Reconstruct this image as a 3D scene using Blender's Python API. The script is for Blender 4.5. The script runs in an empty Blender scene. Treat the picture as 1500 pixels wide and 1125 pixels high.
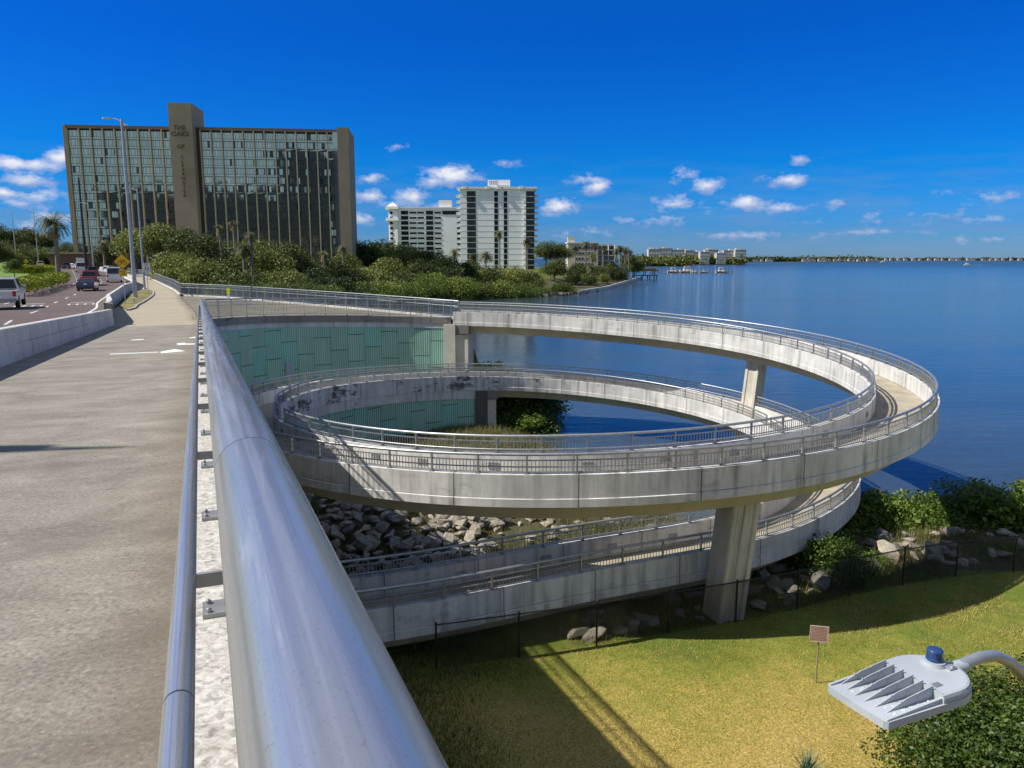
import bpy, math, random
import numpy as np
from mathutils import Vector, Matrix, Euler
R = math.radians
random.seed(7); rng = np.random.default_rng(7)
scn = bpy.context.scene
COL = scn.collection
EYE = 12.2                      # camera height above the water, metres
F, PIT = 1127.0, R(9.3)         # focal length in photograph pixels, downward pitch

# ------------------------------------------------------------------ helpers
def at(px, py, Y):
    """world point at forward distance Y seen at photograph pixel (px, py)"""
    u = (px-750)/F; v = (562.5-py)/F
    y = math.cos(PIT)+v*math.sin(PIT); z = -math.sin(PIT)+v*math.cos(PIT)
    t = Y/y
    return Vector((u*t, Y, z*t+EYE))

def tag(o, label=None, cat=None, group=None, kind=None):
    if label: o['label'] = label
    if cat: o['category'] = cat
    if group: o['group'] = group
    if kind: o['kind'] = kind
    return o

def thing(name, label, cat, loc=(0, 0, 0), rz=0, group=None):
    o = bpy.data.objects.new(name, None); COL.objects.link(o)
    o.empty_display_size = .2
    o.location = loc; o.rotation_euler = (0, 0, rz)
    return tag(o, label, cat, group)

class MB:
    def __init__(s): s.v = []; s.f = []; s.m = []; s.uv = []; s.sm = []
    def add(s, vs, fs, mi=0, uvs=None, smooth=False):
        b = len(s.v); s.v += [tuple(p) for p in vs]
        for k, f in enumerate(fs):
            s.f.append(tuple(i+b for i in f)); s.m.append(mi); s.sm.append(smooth)
            s.uv.append(uvs[k] if uvs else [(0, 0)]*len(f))
        return s
    def box(s, c, d, rz=0, mi=0, M=None):
        x, y, z = d[0]/2, d[1]/2, d[2]/2
        vs = [Vector((sx*x, sy*y, sz*z)) for sz in (-1, 1) for sy in (-1, 1) for sx in (-1, 1)]
        m = M if M else Matrix.Rotation(rz, 3, 'Z')
        vs = [m@v+Vector(c) for v in vs]
        return s.add(vs, [(0, 2, 3, 1), (4, 5, 7, 6), (0, 1, 5, 4), (2, 6, 7, 3), (0, 4, 6, 2), (1, 3, 7, 5)], mi)
    def bar(s, a, b, w, h, mi=0, up=(0, 0, 1)):
        a = Vector(a); b = Vector(b); d = (b-a).normalized(); up = Vector(up)
        x = d.cross(up)
        if x.length < 1e-4: x = d.cross(Vector((0, 1, 0)))
        x.normalize(); z = x.cross(d)
        vs = []
        for p in (a, b):
            for i, j in ((-1, -1), (1, -1), (1, 1), (-1, 1)): vs.append(p+x*(i*w/2)+z*(j*h/2))
        return s.add(vs, [(0, 1, 2, 3), (7, 6, 5, 4), (0, 4, 5, 1), (1, 5, 6, 2), (2, 6, 7, 3), (3, 7, 4, 0)], mi)
    def tube(s, pts, r, n=8, mi=0, caps=True):
        pts = [Vector(p) for p in pts]; N = len(pts)
        rs = r if isinstance(r, (list, tuple)) else [r]*N
        vs = []; prev = None
        for i, p in enumerate(pts):
            d = (pts[min(i+1, N-1)]-pts[max(i-1, 0)]).normalized()
            if prev is None:
                x = d.orthogonal().normalized()
                if abs(d.z) < .9: x = d.cross(Vector((0, 0, 1))).normalized()
            else: x = (prev-d*prev.dot(d)).normalized()
            prev = x; y = d.cross(x)
            for k in range(n):
                a = 2*math.pi*k/n; vs.append(p+(x*math.cos(a)+y*math.sin(a))*rs[i])
        fs = []
        for i in range(N-1):
            for k in range(n):
                k2 = (k+1) % n; fs.append((i*n+k, i*n+k2, (i+1)*n+k2, (i+1)*n+k))
        cl = [0]
        for i in range(1, N): cl.append(cl[-1]+(pts[i]-pts[i-1]).length)
        uvt = [[(k/n, cl[i]), ((k+1)/n, cl[i]), ((k+1)/n, cl[i+1]), (k/n, cl[i+1])] for i in range(N-1) for k in range(n)]
        s.add(vs, fs, mi, uvt, smooth=True)
        if caps: s.add(vs[:n], [tuple(range(n))[::-1]], mi); s.add(vs[-n:], [tuple(range(n))], mi)
        return s
    def lathe(s, prof, c, n=16, mi=0, M=None, smooth=True):
        vs = []
        for r, z in prof:
            for k in range(n):
                a = 2*math.pi*k/n; v = Vector((r*math.cos(a), r*math.sin(a), z))
                if M: v = M@v
                vs.append(v+Vector(c))
        fs = [(i*n+k, i*n+(k+1) % n, (i+1)*n+(k+1) % n, (i+1)*n+k) for i in range(len(prof)-1) for k in range(n)]
        s.add(vs, fs, mi, smooth=smooth)
        s.add(vs[:n], [tuple(range(n))[::-1]], mi); s.add(vs[-n:], [tuple(range(n))], mi)
        return s
    def prism(s, poly, z0, z1, mi=0, M=None):
        n = len(poly)
        vs = [Vector((x, y, z0)) for x, y in poly]+[Vector((x, y, z1)) for x, y in poly]
        if M: vs = [M@v for v in vs]
        fs = [tuple(range(n))[::-1], tuple(range(n, 2*n))]+[(i, (i+1) % n, n+(i+1) % n, n+i) for i in range(n)]
        return s.add(vs, fs, mi)
    def build(s, name, mats, parent=None, loc=None):
        me = bpy.data.meshes.new(name); me.from_pydata(s.v, [], s.f)
        if not isinstance(mats, (list, tuple)): mats = [mats]
        for m in mats: me.materials.append(m)
        if len(s.f):
            me.polygons.foreach_set('material_index', s.m)
            me.polygons.foreach_set('use_smooth', s.sm)
            ul = me.uv_layers.new(name='UVMap')
            ul.data.foreach_set('uv', [c for f in s.uv for p in f for c in p])
        me.update()
        o = bpy.data.objects.new(name, me); COL.objects.link(o)
        if parent: o.parent = parent
        if loc: o.location = loc
        return o

def npmesh(name, V, Fq, mat, attr=None):
    """big meshes of equal-sided faces from numpy arrays"""
    me = bpy.data.meshes.new(name); k = Fq.shape[1]
    me.vertices.add(len(V)); me.vertices.foreach_set('co', V.astype(np.float32).ravel())
    me.loops.add(Fq.size); me.loops.foreach_set('vertex_index', Fq.astype(np.int32).ravel())
    me.polygons.add(len(Fq)); me.polygons.foreach_set('loop_start', np.arange(0, Fq.size, k, dtype=np.int32))
    me.polygons.foreach_set('loop_total', np.full(len(Fq), k, dtype=np.int32))
    me.materials.append(mat)
    if attr is not None:
        a = me.attributes.new('rnd', 'FLOAT', 'FACE'); a.data.foreach_set('value', attr.astype(np.float32))
    me.update(calc_edges=True)
    return me

def link(name, me, parent=None, loc=None):
    o = bpy.data.objects.new(name, me); COL.objects.link(o)
    if parent: o.parent = parent
    if loc: o.location = loc
    return o

# ------------------------------------------------------------------ materials
class NT:
    def __init__(s, name):
        s.m = bpy.data.materials.new(name); s.m.use_nodes = True; s.t = s.m.node_tree
        s.b = s.t.nodes['Principled BSDF']; s.o = s.t.nodes['Material Output']
    def n(s, typ, **k):
        x = s.t.nodes.new(typ)
        for a, b in k.items(): setattr(x, a, b)
        return x
    def l(s, a, b): s.t.links.new(a, b)
    def val(s, sock, v):
        if isinstance(v, (int, float)): sock.default_value = v
        elif isinstance(v, (tuple, list)): sock.default_value = tuple(v)+((1,) if len(v) == 3 and len(sock.default_value) == 4 else ())
        else: s.l(v, sock)
    def math(s, op, a, b=0, c=0, clamp=False):
        x = s.n('ShaderNodeMath', operation=op, use_clamp=clamp)
        s.val(x.inputs[0], a); s.val(x.inputs[1], b); s.val(x.inputs[2], c); return x.outputs[0]
    def coord(s, kind='Object'): return s.n('ShaderNodeTexCoord').outputs[kind]
    def mapp(s, v, sc=(1, 1, 1), loc=(0, 0, 0)):
        x = s.n('ShaderNodeMapping'); s.l(v, x.inputs[0]); x.inputs['Scale'].default_value = sc; x.inputs['Location'].default_value = loc; return x.outputs[0]
    def noise(s, v, scale, detail=4, rough=.55, dist=0):
        x = s.n('ShaderNodeTexNoise'); s.l(v, x.inputs['Vector']); x.inputs['Scale'].default_value = scale
        x.inputs['Detail'].default_value = detail; x.inputs['Roughness'].default_value = rough; x.inputs['Distortion'].default_value = dist
        return x.outputs['Fac']
    def ramp(s, v, stops, interp='LINEAR'):
        x = s.n('ShaderNodeValToRGB'); s.val(x.inputs[0], v); e = x.color_ramp.elements; x.color_ramp.interpolation = interp
        while len(e) < len(stops): e.new(.5)
        for q, (p, c) in zip(e, stops):
            q.position = p; q.color = (c, c, c, 1) if isinstance(c, (int, float)) else tuple(c)+(1,)
        return x.outputs[0]
    def mix(s, f, a, b, typ='MIX'):
        x = s.n('ShaderNodeMix', data_type='RGBA', blend_type=typ); s.val(x.inputs[0], f); s.val(x.inputs[6], a); s.val(x.inputs[7], b); return x.outputs[2]
    def bump(s, h, st=.3, d=.02):
        x = s.n('ShaderNodeBump'); s.val(x.inputs['Height'], h); x.inputs['Strength'].default_value = st; x.inputs['Distance'].default_value = d
        s.l(x.outputs[0], s.b.inputs['Normal']); return x
    def done(s, col=None, rough=.6, metal=0, spec=.5):
        if col is not None: s.val(s.b.inputs['Base Color'], col)
        s.val(s.b.inputs['Roughness'], rough); s.val(s.b.inputs['Metallic'], metal); s.b.inputs['Specular IOR Level'].default_value = spec
        return s.m

def simple(name, col, rough=.6, metal=0, var=.12, scale=4, spec=.5, bump=0):
    t = NT(name); c = t.coord()
    n = t.noise(c, scale, 4)
    dk = tuple(x*(1-var*1.6) for x in col); lt = tuple(min(1, x*(1+var)) for x in col)
    col_ = t.ramp(n, [(.3, dk), (.7, lt)])
    if bump: t.bump(n, bump, .01)
    return t.done(col_, rough, metal, spec)

def concrete(name, base=(.5, .49, .46), streak=.5, joint=3.0, ledge=None, moss=.35, vv=1.0, bt=.59):
    """weathered concrete with UV in metres: u along, v up"""
    t = NT(name); uv = t.coord('UV'); sep = t.n('ShaderNodeSeparateXYZ'); t.l(uv, sep.inputs[0])
    ob = t.coord()
    fine = t.noise(ob, 9, 6, .65); big = t.noise(ob, .55, 4, .6)
    col = t.mix(t.ramp(big, [(.35, 0.), (.68, 1.)]), tuple(x*.80 for x in base), tuple(min(1, x*1.12) for x in base))
    col = t.mix(t.ramp(fine, [(.3, .35), (.6, 0.)]), col, tuple(x*.72 for x in base))
    st = t.noise(t.mapp(uv, (2.6, .22, 1)), 1.0, 5, .6, .25)
    patch = t.noise(t.mapp(uv, (.22, .6, 1)), 1.0, 3)
    sm = t.math('MULTIPLY', t.ramp(st, [(.46, 0.), (.70, 1.)]), t.ramp(patch, [(.38, .3), (.60, 1.)]))
    col = t.mix(t.math('MULTIPLY', sm, streak), col, (.13, .125, .11))
    blot = t.noise(t.mapp(uv, (.55, 1.1, 1), (7, 3, 0)), 1.0, 4, .7)
    col = t.mix(t.math('MULTIPLY', t.ramp(blot, [(bt, 0.), (bt+.07, 1.)]), moss), col, (.07, .068, .062))
    if joint:
        m = t.math('FLOORED_MODULO', sep.outputs[0], joint)
        j = t.math('LESS_THAN', m, .035)
        j2 = t.math('MULTIPLY', t.math('LESS_THAN', m, .16), .18)
        col = t.mix(t.math('MAXIMUM', t.math('MULTIPLY', j, .75), j2), col, (.05, .05, .045))
    if ledge is not None:
        m = t.math('ABSOLUTE', t.math('SUBTRACT', sep.outputs[1], ledge))
        col = t.mix(t.math('MULTIPLY', t.math('LESS_THAN', m, .018), t.math('MULTIPLY', t.ramp(patch, [(.3, 0.), (.55, 1.)]), .6)), col, (.07, .07, .06))
    t.bump(fine, .25, .01)
    return t.done(col, .85, 0, .3)

M = {}
M['concrete'] = concrete('parapet_concrete', (.68, .67, .645), .78, 3.05, -.70, .28)
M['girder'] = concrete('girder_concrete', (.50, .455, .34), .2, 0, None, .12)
M['column'] = concrete('column_concrete', (.60, .57, .49), .55, 0, None, .2)
M['wallcon'] = concrete('wall_concrete', (.58, .57, .54), .6, 3.6, -1.2, .5)
M['darkcon'] = concrete('stained_concrete', (.26, .255, .24), .75, 6, None, .8)
M['barrier'] = concrete('barrier_concrete', (.60, .59, .56), .45, 4.6, .42, .2)

def walkmat():
    t = NT('walkway_concrete'); uv = t.coord('UV'); sep = t.n('ShaderNodeSeparateXYZ'); t.l(uv, sep.inputs[0]); ob = t.coord()
    n1 = t.noise(t.mapp(uv, (.55, 1.5, 1)), 1.0, 5, .6)       # broomed bands across
    n2 = t.noise(ob, 38, 6, .75); n5 = t.noise(ob, 1.1, 5, .65, .4); n3 = t.noise(ob, .5, 3); n4 = t.noise(t.mapp(uv, (2, 14, 1)), 2.2, 5, .65)
    col = t.ramp(n1, [(.30, (.19, .175, .145)), (.52, (.27, .25, .208)), (.72, (.35, .326, .274))])
    col = t.mix(t.ramp(n2, [(.38, .6), (.50, 0.)]), col, (.10, .09, .075)); col = t.mix(t.ramp(n2, [(.56, 0.), (.64, .55)]), col, (.48, .46, .41)); col = t.mix(t.ramp(n5, [(.36, .5), (.54, 0.)]), col, (.13, .115, .09))
    col = t.mix(t.ramp(n4, [(.54, 0.), (.74, .32)]), col, (.42, .39, .34))
    far = t.n('ShaderNodeMapRange'); t.l(sep.outputs[1], far.inputs[0]); far.inputs[1].default_value = 43; far.inputs[2].default_value = 44
    col = t.mix(far.outputs[0], col, t.ramp(n1, [(.3, (.30, .265, .19)), (.7, (.40, .355, .26))]))
    m = t.math('FLOORED_MODULO', sep.outputs[1], 6.3)
    j = t.math('MULTIPLY', t.math('LESS_THAN', m, .04), t.math('GREATER_THAN', sep.outputs[1], 28))
    col = t.mix(t.math('MULTIPLY', j, .6), col, (.06, .055, .05))
    edge = t.math('MULTIPLY', t.ramp(sep.outputs[0], [(0., 1.), (.001, 1.)]), 1)
    e = t.n('ShaderNodeMapRange'); t.l(sep.outputs[0], e.inputs[0]); e.inputs[1].default_value = .55; e.inputs[2].default_value = .0
    col = t.mix(t.math('MULTIPLY', e.outputs[0], t.ramp(n3, [(.3, .35), (.7, .8)])), col, (.13, .10, .075))
    t.bump(t.math('ADD', n2, n4), .9, .008)
    return t.done(col, .9, 0, .25)
M['walk'] = walkmat()
M['deck'] = simple('ramp_deck_concrete', (.36, .32, .24), .9, var=.14, scale=1.3, bump=.2)

def curbmat():
    t = NT('curb_paint'); ob = t.coord(); n = t.noise(t.mapp(ob, (1, 1, 1)), 26, 6, .7, .6); n2 = t.noise(ob, 3, 3)
    col = t.ramp(n, [(.34, (.16, .15, .13)), (.45, (.38, .365, .33)), (.56, (.55, .53, .49)), (.7, (.66, .65, .61))])
    col = t.mix(t.ramp(n2, [(.45, 0.), (.75, .35)]), col, (.4, .37, .3)); t.bump(n, .6, .006)
    return t.done(col, .8)
M['curb'] = curbmat()

def pipemat():
    t = NT('brushed_aluminium'); ob = t.coord(); n = t.noise(t.mapp(ob, (1, .35, 1)), 3.0, 5, .6, .8); n2 = t.noise(ob, 11, 5, .7, .4)
    sep = t.n('ShaderNodeSeparateXYZ')
    uv = t.coord('UV'); n = t.noise(t.mapp(uv, (26, .9, 1)), 1.0, 5, .55, .5); n2 = t.noise(t.mapp(uv, (60, 7, 1)), 1.0, 5, .65, .3); n3 = t.noise(t.mapp(uv, (9, 1.6, 1), (3, 8, 0)), 1.0, 5, .7, .9)
    sp_ = t.noise(ob, 260, 2, .5)
    col = t.ramp(n, [(.35, (.40, .41, .41)), (.65, (.50, .51, .515))])
    col = t.mix(t.ramp(n2, [(.55, 0.), (.72, .35)]), col, (.32, .33, .33))
    col = t.mix(t.ramp(n3, [(.60, 0.), (.66, .38)]), col, (.66, .66, .61))
    col = t.mix(t.ramp(sp_, [(.62, 0.), (.70, .35)]), col, (.25, .25, .24))
    rg = t.ramp(t.math('ADD', t.math('MULTIPLY', n, .5), t.math('MULTIPLY', n3, .5)), [(.38, .19), (.62, .33)])
    return t.done(col, rg, .68)
M['pipe'] = pipemat()
M['alu'] = simple('grey_aluminium', (.40, .42, .43), .42, .7, .12, 6)
M['alud'] = simple('weathered_aluminium', (.33, .335, .33), .5, .55, .15, 5)
M['galv'] = simple('galvanised_steel', (.42, .44, .46), .5, .6, .12, 5)
M['black'] = simple('black_vinyl', (.012, .012, .012), .5, 0, .2)
M['darkpole'] = simple('dark_painted_steel', (.03, .035, .05), .45, .3, .2)

def leafmat(name, dark, mid, light, tr=.25, rough=.55):
    t = NT(name); a = t.n('ShaderNodeAttribute', attribute_name='rnd'); ob = t.coord('Object')
    oi = t.n('ShaderNodeObjectInfo')
    n = t.noise(ob, 2.2, 3)
    f = t.math('ADD', t.math('MULTIPLY', a.outputs['Fac'], .55), t.math('MULTIPLY', n, .6))
    f = t.math('ADD', f, t.math('MULTIPLY', t.math('SUBTRACT', oi.outputs['Random'], .5), .6))
    col = t.ramp(f, [(.25, dark), (.55, mid), (.9, light)])
    t.done(col, rough, 0, .35)
    tr_ = t.n('ShaderNodeBsdfTranslucent'); t.l(col, tr_.inputs[0]); mx = t.n('ShaderNodeMixShader'); mx.inputs[0].default_value = tr
    t.l(t.b.outputs[0], mx.inputs[1]); t.l(tr_.outputs[0], mx.inputs[2]); t.l(mx.outputs[0], t.o.inputs['Surface'])
    return t.m
M['leaf'] = leafmat('oak_leaves', (.030, .048, .012), (.095, .125, .026), (.23, .255, .055))
M['mang'] = leafmat('mangrove_leaves', (.04, .062, .010), (.10, .14, .02), (.19, .245, .04))
M['near'] = leafmat('shrub_leaves', (.04, .07, .012), (.10, .16, .025), (.20, .29, .045), .35, .42)
M['palm'] = leafmat('palm_fronds', (.05, .06, .022), (.10, .115, .04), (.19, .19, .08), .2)
M['drypalm'] = leafmat('dry_palm_fronds', (.09, .065, .03), (.16, .12, .055), (.25, .19, .09), .2)
M['hedge'] = leafmat('lime_hedge_leaves', (.09, .13, .008), (.24, .29, .014), (.40, .42, .03), .25)
M['blade'] = leafmat('grass_blades', (.05, .075, .012), (.13, .14, .03), (.30, .27, .10), .3)
M['dry'] = leafmat('dry_grass_blades', (.10, .075, .03), (.22, .17, .07), (.36, .29, .14), .25)
M['lawnblade'] = leafmat('lawn_blades', (.17, .20, .03), (.38, .33, .07), (.60, .47, .17), .3)
M['bark'] = simple('bark', (.13, .105, .08), .9, 0, .3, 6, bump=.5)
M['palmbark'] = simple('palm_bark', (.22, .19, .15), .9, 0, .3, 5, bump=.5)

# ------------------------------------------------------------------ spiral geometry (surveyed from the photograph)
KR = np.arange(-90, 721, 45.); KZ = np.arange(-90, 721, 90.)
VR = np.array([14.39, 10.871, 13.408, 16.832, 16.344, 14.658, 13.145, 11.579, 11.618, 13.788, 16.08, 15.813, 13.853, 12.046, 12.48, 20.219, 31.089, 44.89, 61.525])
VZ = np.array([-2.005, -3.577, -5.418, -6.146, -6.988, -8.178, -9.424, -9.626, -10.7, -11.6])
def herm(k, v, x):
    h = k[1]-k[0]; m = np.gradient(v); i = np.clip(((x-k[0])//h).astype(int), 0, len(k)-2); t = (x-k[i])/h
    return (2*t**3-3*t**2+1)*v[i]+(t**3-2*t**2+t)*m[i]+(-2*t**3+3*t**2)*v[i+1]+(t**3-t**2)*m[i+1]
VZ = np.append(VZ, [])
def raw_inner():
    ph = np.arange(33, 622, 1.5); r = herm(KR, VR, ph); z = herm(KZ, VZ, ph)+EYE; a = np.radians(ph)
    P = np.stack([.334+r*np.sin(a), 36.904+r*np.cos(a), z], -1)
    S = np.array([(-6.2, 55.95, EYE-3.80), (-4.2, 55.6, EYE-3.83), (-2, 55.2, EYE-3.86), (.1, 54.7, EYE-3.90), (2.6, 53.9, EYE-3.98), (5.1, 52.8, EYE-4.08), (7.4, 51.5, EYE-4.18)])
    return np.vstack([S, P]), np.concatenate([[-26, -18, -9, 0, 9, 18, 26], ph])
def resample(P, step, extra=None):
    d = np.concatenate([[0], np.cumsum(np.linalg.norm(np.diff(P[:, :2], axis=0), axis=1))])
    n = max(2, int(round(d[-1]/step))+1); s = np.linspace(0, d[-1], n)
    Q = np.stack([np.interp(s, d, P[:, k]) for k in range(P.shape[1])], -1)
    if extra is not None: return Q, s, np.interp(s, d, extra)
    return Q, s
def normals(P):
    T = np.gradient(P[:, :2], axis=0); T /= np.linalg.norm(T, axis=1)[:, None]
    return np.stack([-T[:, 1], T[:, 0]], -1)         # to the left of travel = outward on this clockwise ramp
def smooth(P, k=5):
    Q = P.copy()
    for _ in range(k): Q[1:-1] = (Q[:-2]+2*Q[1:-1]+Q[2:])/4
    return Q
rp, rphi = raw_inner()
IN, SI, PHI = resample(rp, .5, rphi)
IN = smooth(IN, 12); NI = normals(IN)
PW = 2.35
OUT = IN.copy(); OUT[:, :2] += NI*PW
def cut(phi0, phi1): return (PHI >= phi0) & (PHI <= phi1)

def sweep(P, N, prof, mat, name, parent=None, closed=True, s=None, mb=None, flip=False, caps=True):
    """prof: list of (offset outward, dz). UV in metres."""
    m = mb or MB(); n = len(prof)
    if s is None: s = np.concatenate([[0], np.cumsum(np.linalg.norm(np.diff(P[:, :2], axis=0), axis=1))])
    vs = []
    for i in range(len(P)):
        for o, dz in prof: vs.append((P[i, 0]+N[i, 0]*o, P[i, 1]+N[i, 1]*o, P[i, 2]+dz))
    fs = []; uvs = []; K = n if closed else n-1
    acc = [0]
    for k in range(n):
        a = prof[k]; b = prof[(k+1) % n]; acc.append(acc[-1]+math.hypot(a[0]-b[0], a[1]-b[1]))
    for i in range(len(P)-1):
        for k in range(K):
            k2 = (k+1) % n
            f = (i*n+k, (i+1)*n+k, (i+1)*n+k2, i*n+k2)
            vert = abs(prof[k][1]-prof[k2][1]) > abs(prof[k][0]-prof[k2][0])
            va, vb = (prof[k][1], prof[k2][1]) if vert else (prof[k][0]*.3, prof[k2][0]*.3)
            u = [(s[i], va), (s[i+1], va), (s[i+1], vb), (s[i], vb)]
            fs.append(f if not flip else f[::-1]); uvs.append(u if not flip else u[::-1])
    m.add(vs, fs, 0, uvs)
    if closed and caps:
        m.add(vs[:n], [tuple(range(n))], 0); m.add(vs[-n:], [tuple(range(n))[::-1]], 0)
    return m if mb else m.build(name, mat, parent)

# ---- railing builder
def railing(name, label, P, N, kind, parent_group=None, spacing=1.45, side=-1, pk=.11, cat='railing', post_mat='alu', pipe_r=.045, handrail=True, phase=0.):
    """P = foot line (parapet or kerb top). side: +1/-1 towards the deck along N."""
    root = thing(name, label, cat, (0, 0, 0), 0, parent_group)
    Q, s = resample(np.column_stack([P, N]), .36); n_ = Q[:, 3:5]; Q = Q[:, :3]
    H, mid, lo = (.57, .40, .05) if kind == 'half' else (1.17, 1.02, .10)
    def pt(ss, o=0, dz=0):
        x = [np.interp(ss, s, Q[:, k]) for k in range(3)]; nx = np.interp(ss, s, n_[:, 0]); ny = np.interp(ss, s, n_[:, 1])
        return Vector((x[0]+nx*o, x[1]+ny*o, x[2]+dz))
    L = s[-1]; np_ = max(1, int(round((L-phase)/spacing))); step = (L-phase)/np_ if not phase else spacing
    posts = [phase+step*i for i in range(int((L-phase)/step+1e-6)+1)]
    m = MB(); m.tube([pt(x, 0, H) for x in s], pipe_r, 10); m.build('top_rail', M['alu'], root)
    if handrail:
        hz = .17 if kind == 'half' else .78
        m = MB(); m.tube([pt(x, side*.13, hz) for x in s], .021, 6); m.build('handrail', M['alu'], root)
    proto = None
    for i, ss in enumerate(posts):
        a = pt(ss); nn = Vector((np.interp(ss, s, n_[:, 0]), np.interp(ss, s, n_[:, 1]), 0)).normalized()
        ang = math.atan2(nn.y, nn.x)
        if proto is None:
            m = MB(); m.box((0, 0, H/2-.02), (.075, .045, H-.04)); m.box((0, 0, .012), (.17, .12, .024))
            for q in (-.06, .06):
                m.box((q, .035, .03), (.025, .025, .02)); m.box((q, -.035, .03), (.025, .025, .02))
            m.bar((0, 0, .17 if kind == 'half' else .78), (side*.13, 0, .17 if kind == 'half' else .78), .02, .02)
            o = m.build('post', M[post_mat], root); proto = o
        else:
            o = proto.copy(); COL.objects.link(o); o.parent = root
        o.location = a; o.rotation_euler = (0, 0, ang)
    for i in range(len(posts)-1):
        a, b = posts[i]+.03, posts[i+1]-.03
        m = MB(); A, B = pt(a), pt(b); k = max(1, int((b-a)/pk)); seg = 2
        for j in range(seg):
            p0, p1 = pt(a+(b-a)*j/seg), pt(a+(b-a)*(j+1)/seg)
            for z in (lo, mid): m.bar(p0+Vector((0, 0, z)), p1+Vector((0, 0, z)), .035, .035)
        for j in range(1, k+1):
            p = pt(a+(b-a)*j/(k+1)); m.bar(p+Vector((0, 0, lo)), p+Vector((0, 0, mid)), .02, .022)
        m.build('picket_panel', M['alu'], root)
    return root
# SECTIONS BELOW
# ================================================================== THE RAMP
ramp = thing('spiral_ramp', 'pale concrete spiral ramp winding down two turns from the bridge walkway', 'ramp', (0, 0, 0))
def seg(a, b): k = cut(a, b); return IN[k], NI[k], SI[k]
I_, N_, s_ = seg(-19, 621)
t0 = .13
sweep(I_, N_, [(PW-t0, -.72), (-0+t0, -.72), (t0, -.95), (PW-t0, -.95)], M['deck'], 'deck', ramp, s=s_)
M['stained'] = concrete('stained_parapet', (.60, .60, .60), .9, 3.05, -.70, .9, bt=.53)
PA = PHI[int(np.argmin(abs(PHI-262)))]; PB = PHI[int(np.argmin(abs(PHI-366)))]
for nm, o, sg, mt_, (I_, N_, s_) in (('inner_parapet', 0, -1, M['concrete'], seg(-19, PA)), ('inner_parapet', 0, -1, M['stained'], seg(PA, PB)), ('inner_parapet', 0, -1, M['concrete'], seg(PB, 621)), ('outer_parapet', PW, 1, M['concrete'], seg(-19, 621))):
    p = [(o-t0, 0), (o-t0, -.955), (o+t0, -.955), (o+t0, 0)] if True else None
    # slightly proud drip ledge at deck level on the outer face
    if sg < 0: prof = [(o+t0, 0), (o-t0, 0), (o-t0, -.70), (o-t0-.03, -.72), (o-t0-.03, -.96), (o+t0, -.96)]
    else: prof = [(o+t0, 0), (o-t0, 0), (o-t0, -.96), (o+t0+.03, -.96), (o+t0+.03, -.72), (o+t0, -.70)]
    sweep(I_, N_, prof, mt_, nm, ramp, s=s_)
g = seg(-16, 585)
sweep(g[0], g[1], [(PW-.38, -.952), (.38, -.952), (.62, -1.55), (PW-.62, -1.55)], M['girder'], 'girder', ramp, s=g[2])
# end block of the girder seen at the wall pier
def frame_at(phi):
    i = int(np.argmin(abs(PHI-phi))); return Vector(IN[i]), Vector((NI[i][0], NI[i][1], 0)).normalized()
for phi in (-17, 353):
    a, n = frame_at(phi); c = a+n*(PW/2); ang = math.atan2(n.y, n.x)
    m = MB(); m.box((c.x, c.y, a.z-1.25), (PW+.34, 1.3, .62), ang)
    m.build('end_block', M['concrete'], ramp)
    # wall pier below, reaching the ground
    m = MB(); m.box((c.x, c.y, (a.z-1.62+.0)/2), (PW+.1, 1.15, a.z-1.62), ang)
    m.build('wall_pier', M['column'], ramp)
# fluted columns
def column(phi, w, d, name='column'):
    a, n = frame_at(phi); c = a+n*(PW/2); top = a.z-1.52; ang = math.atan2(n.y, n.x)+math.pi/2
    prof = [(-1, -.9), (-.9, -1), (-.62, -1), (-.55, -.86), (-.2, -.86), (-.13, -1), (.13, -1), (.2, -.86), (.55, -.86), (.62, -1), (.9, -1), (1, -.9), (1, 1), (.62, 1), (.55, .86), (-.55, .86), (-.62, 1), (-1, 1)]
    m = MB(); n_ = len(prof); vs = []; uv = []
    for z in (top, -1.5):
        for x, y in prof: vs.append(Matrix.Rotation(ang, 3, 'Z')@Vector((x*w/2, y*d/2, 0))+Vector((c.x-.085*(top-z), c.y, z)))
    fs = [(i, n_+i, n_+(i+1) % n_, (i+1) % n_) for i in range(n_)]
    m.add(vs, fs, 0, [[(i*.3, 0), (i*.3, -9), (i*.3+.3, -9), (i*.3+.3, 0)] for i in range(n_)])
    m.add(vs[:n_], [tuple(range(n_))], 0)
    m.build(name, M['column'], ramp)
column(153, 1.0, .9); column(54.5, .95, .85); column(503, 1.0, .8); column(430, 1.0, .8); column(222, 1.1, .9)
# recessed step lights on the deck side of the inner parapet
nl = NT('light_niche'); M['niche'] = simple('louvre_metal', (.34, .34, .33), .6, .3)
for phi in list(range(150, 250, 11))+list(range(34, 140, 14))+list(range(500, 600, 12))+list(range(385, 480, 16)):
    a, n = frame_at(phi); ang = math.atan2(n.y, n.x)
    c = a+n*(t0+.012)+Vector((0, 0, -.36)); m = MB()
    m.box((0, .16, 0), (.024, .03, .2)); m.box((0, -.16, 0), (.024, .03, .2)); m.box((0, 0, .085), (.024, .29, .03)); m.box((0, 0, -.085), (.024, .29, .03))
    for q in (-.035, .02): m.box((0, 0, q), (.014, .29, .022))
    o = m.build('step_light', M['niche'], ramp, c); o.rotation_euler = (0, 0, ang)
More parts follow.
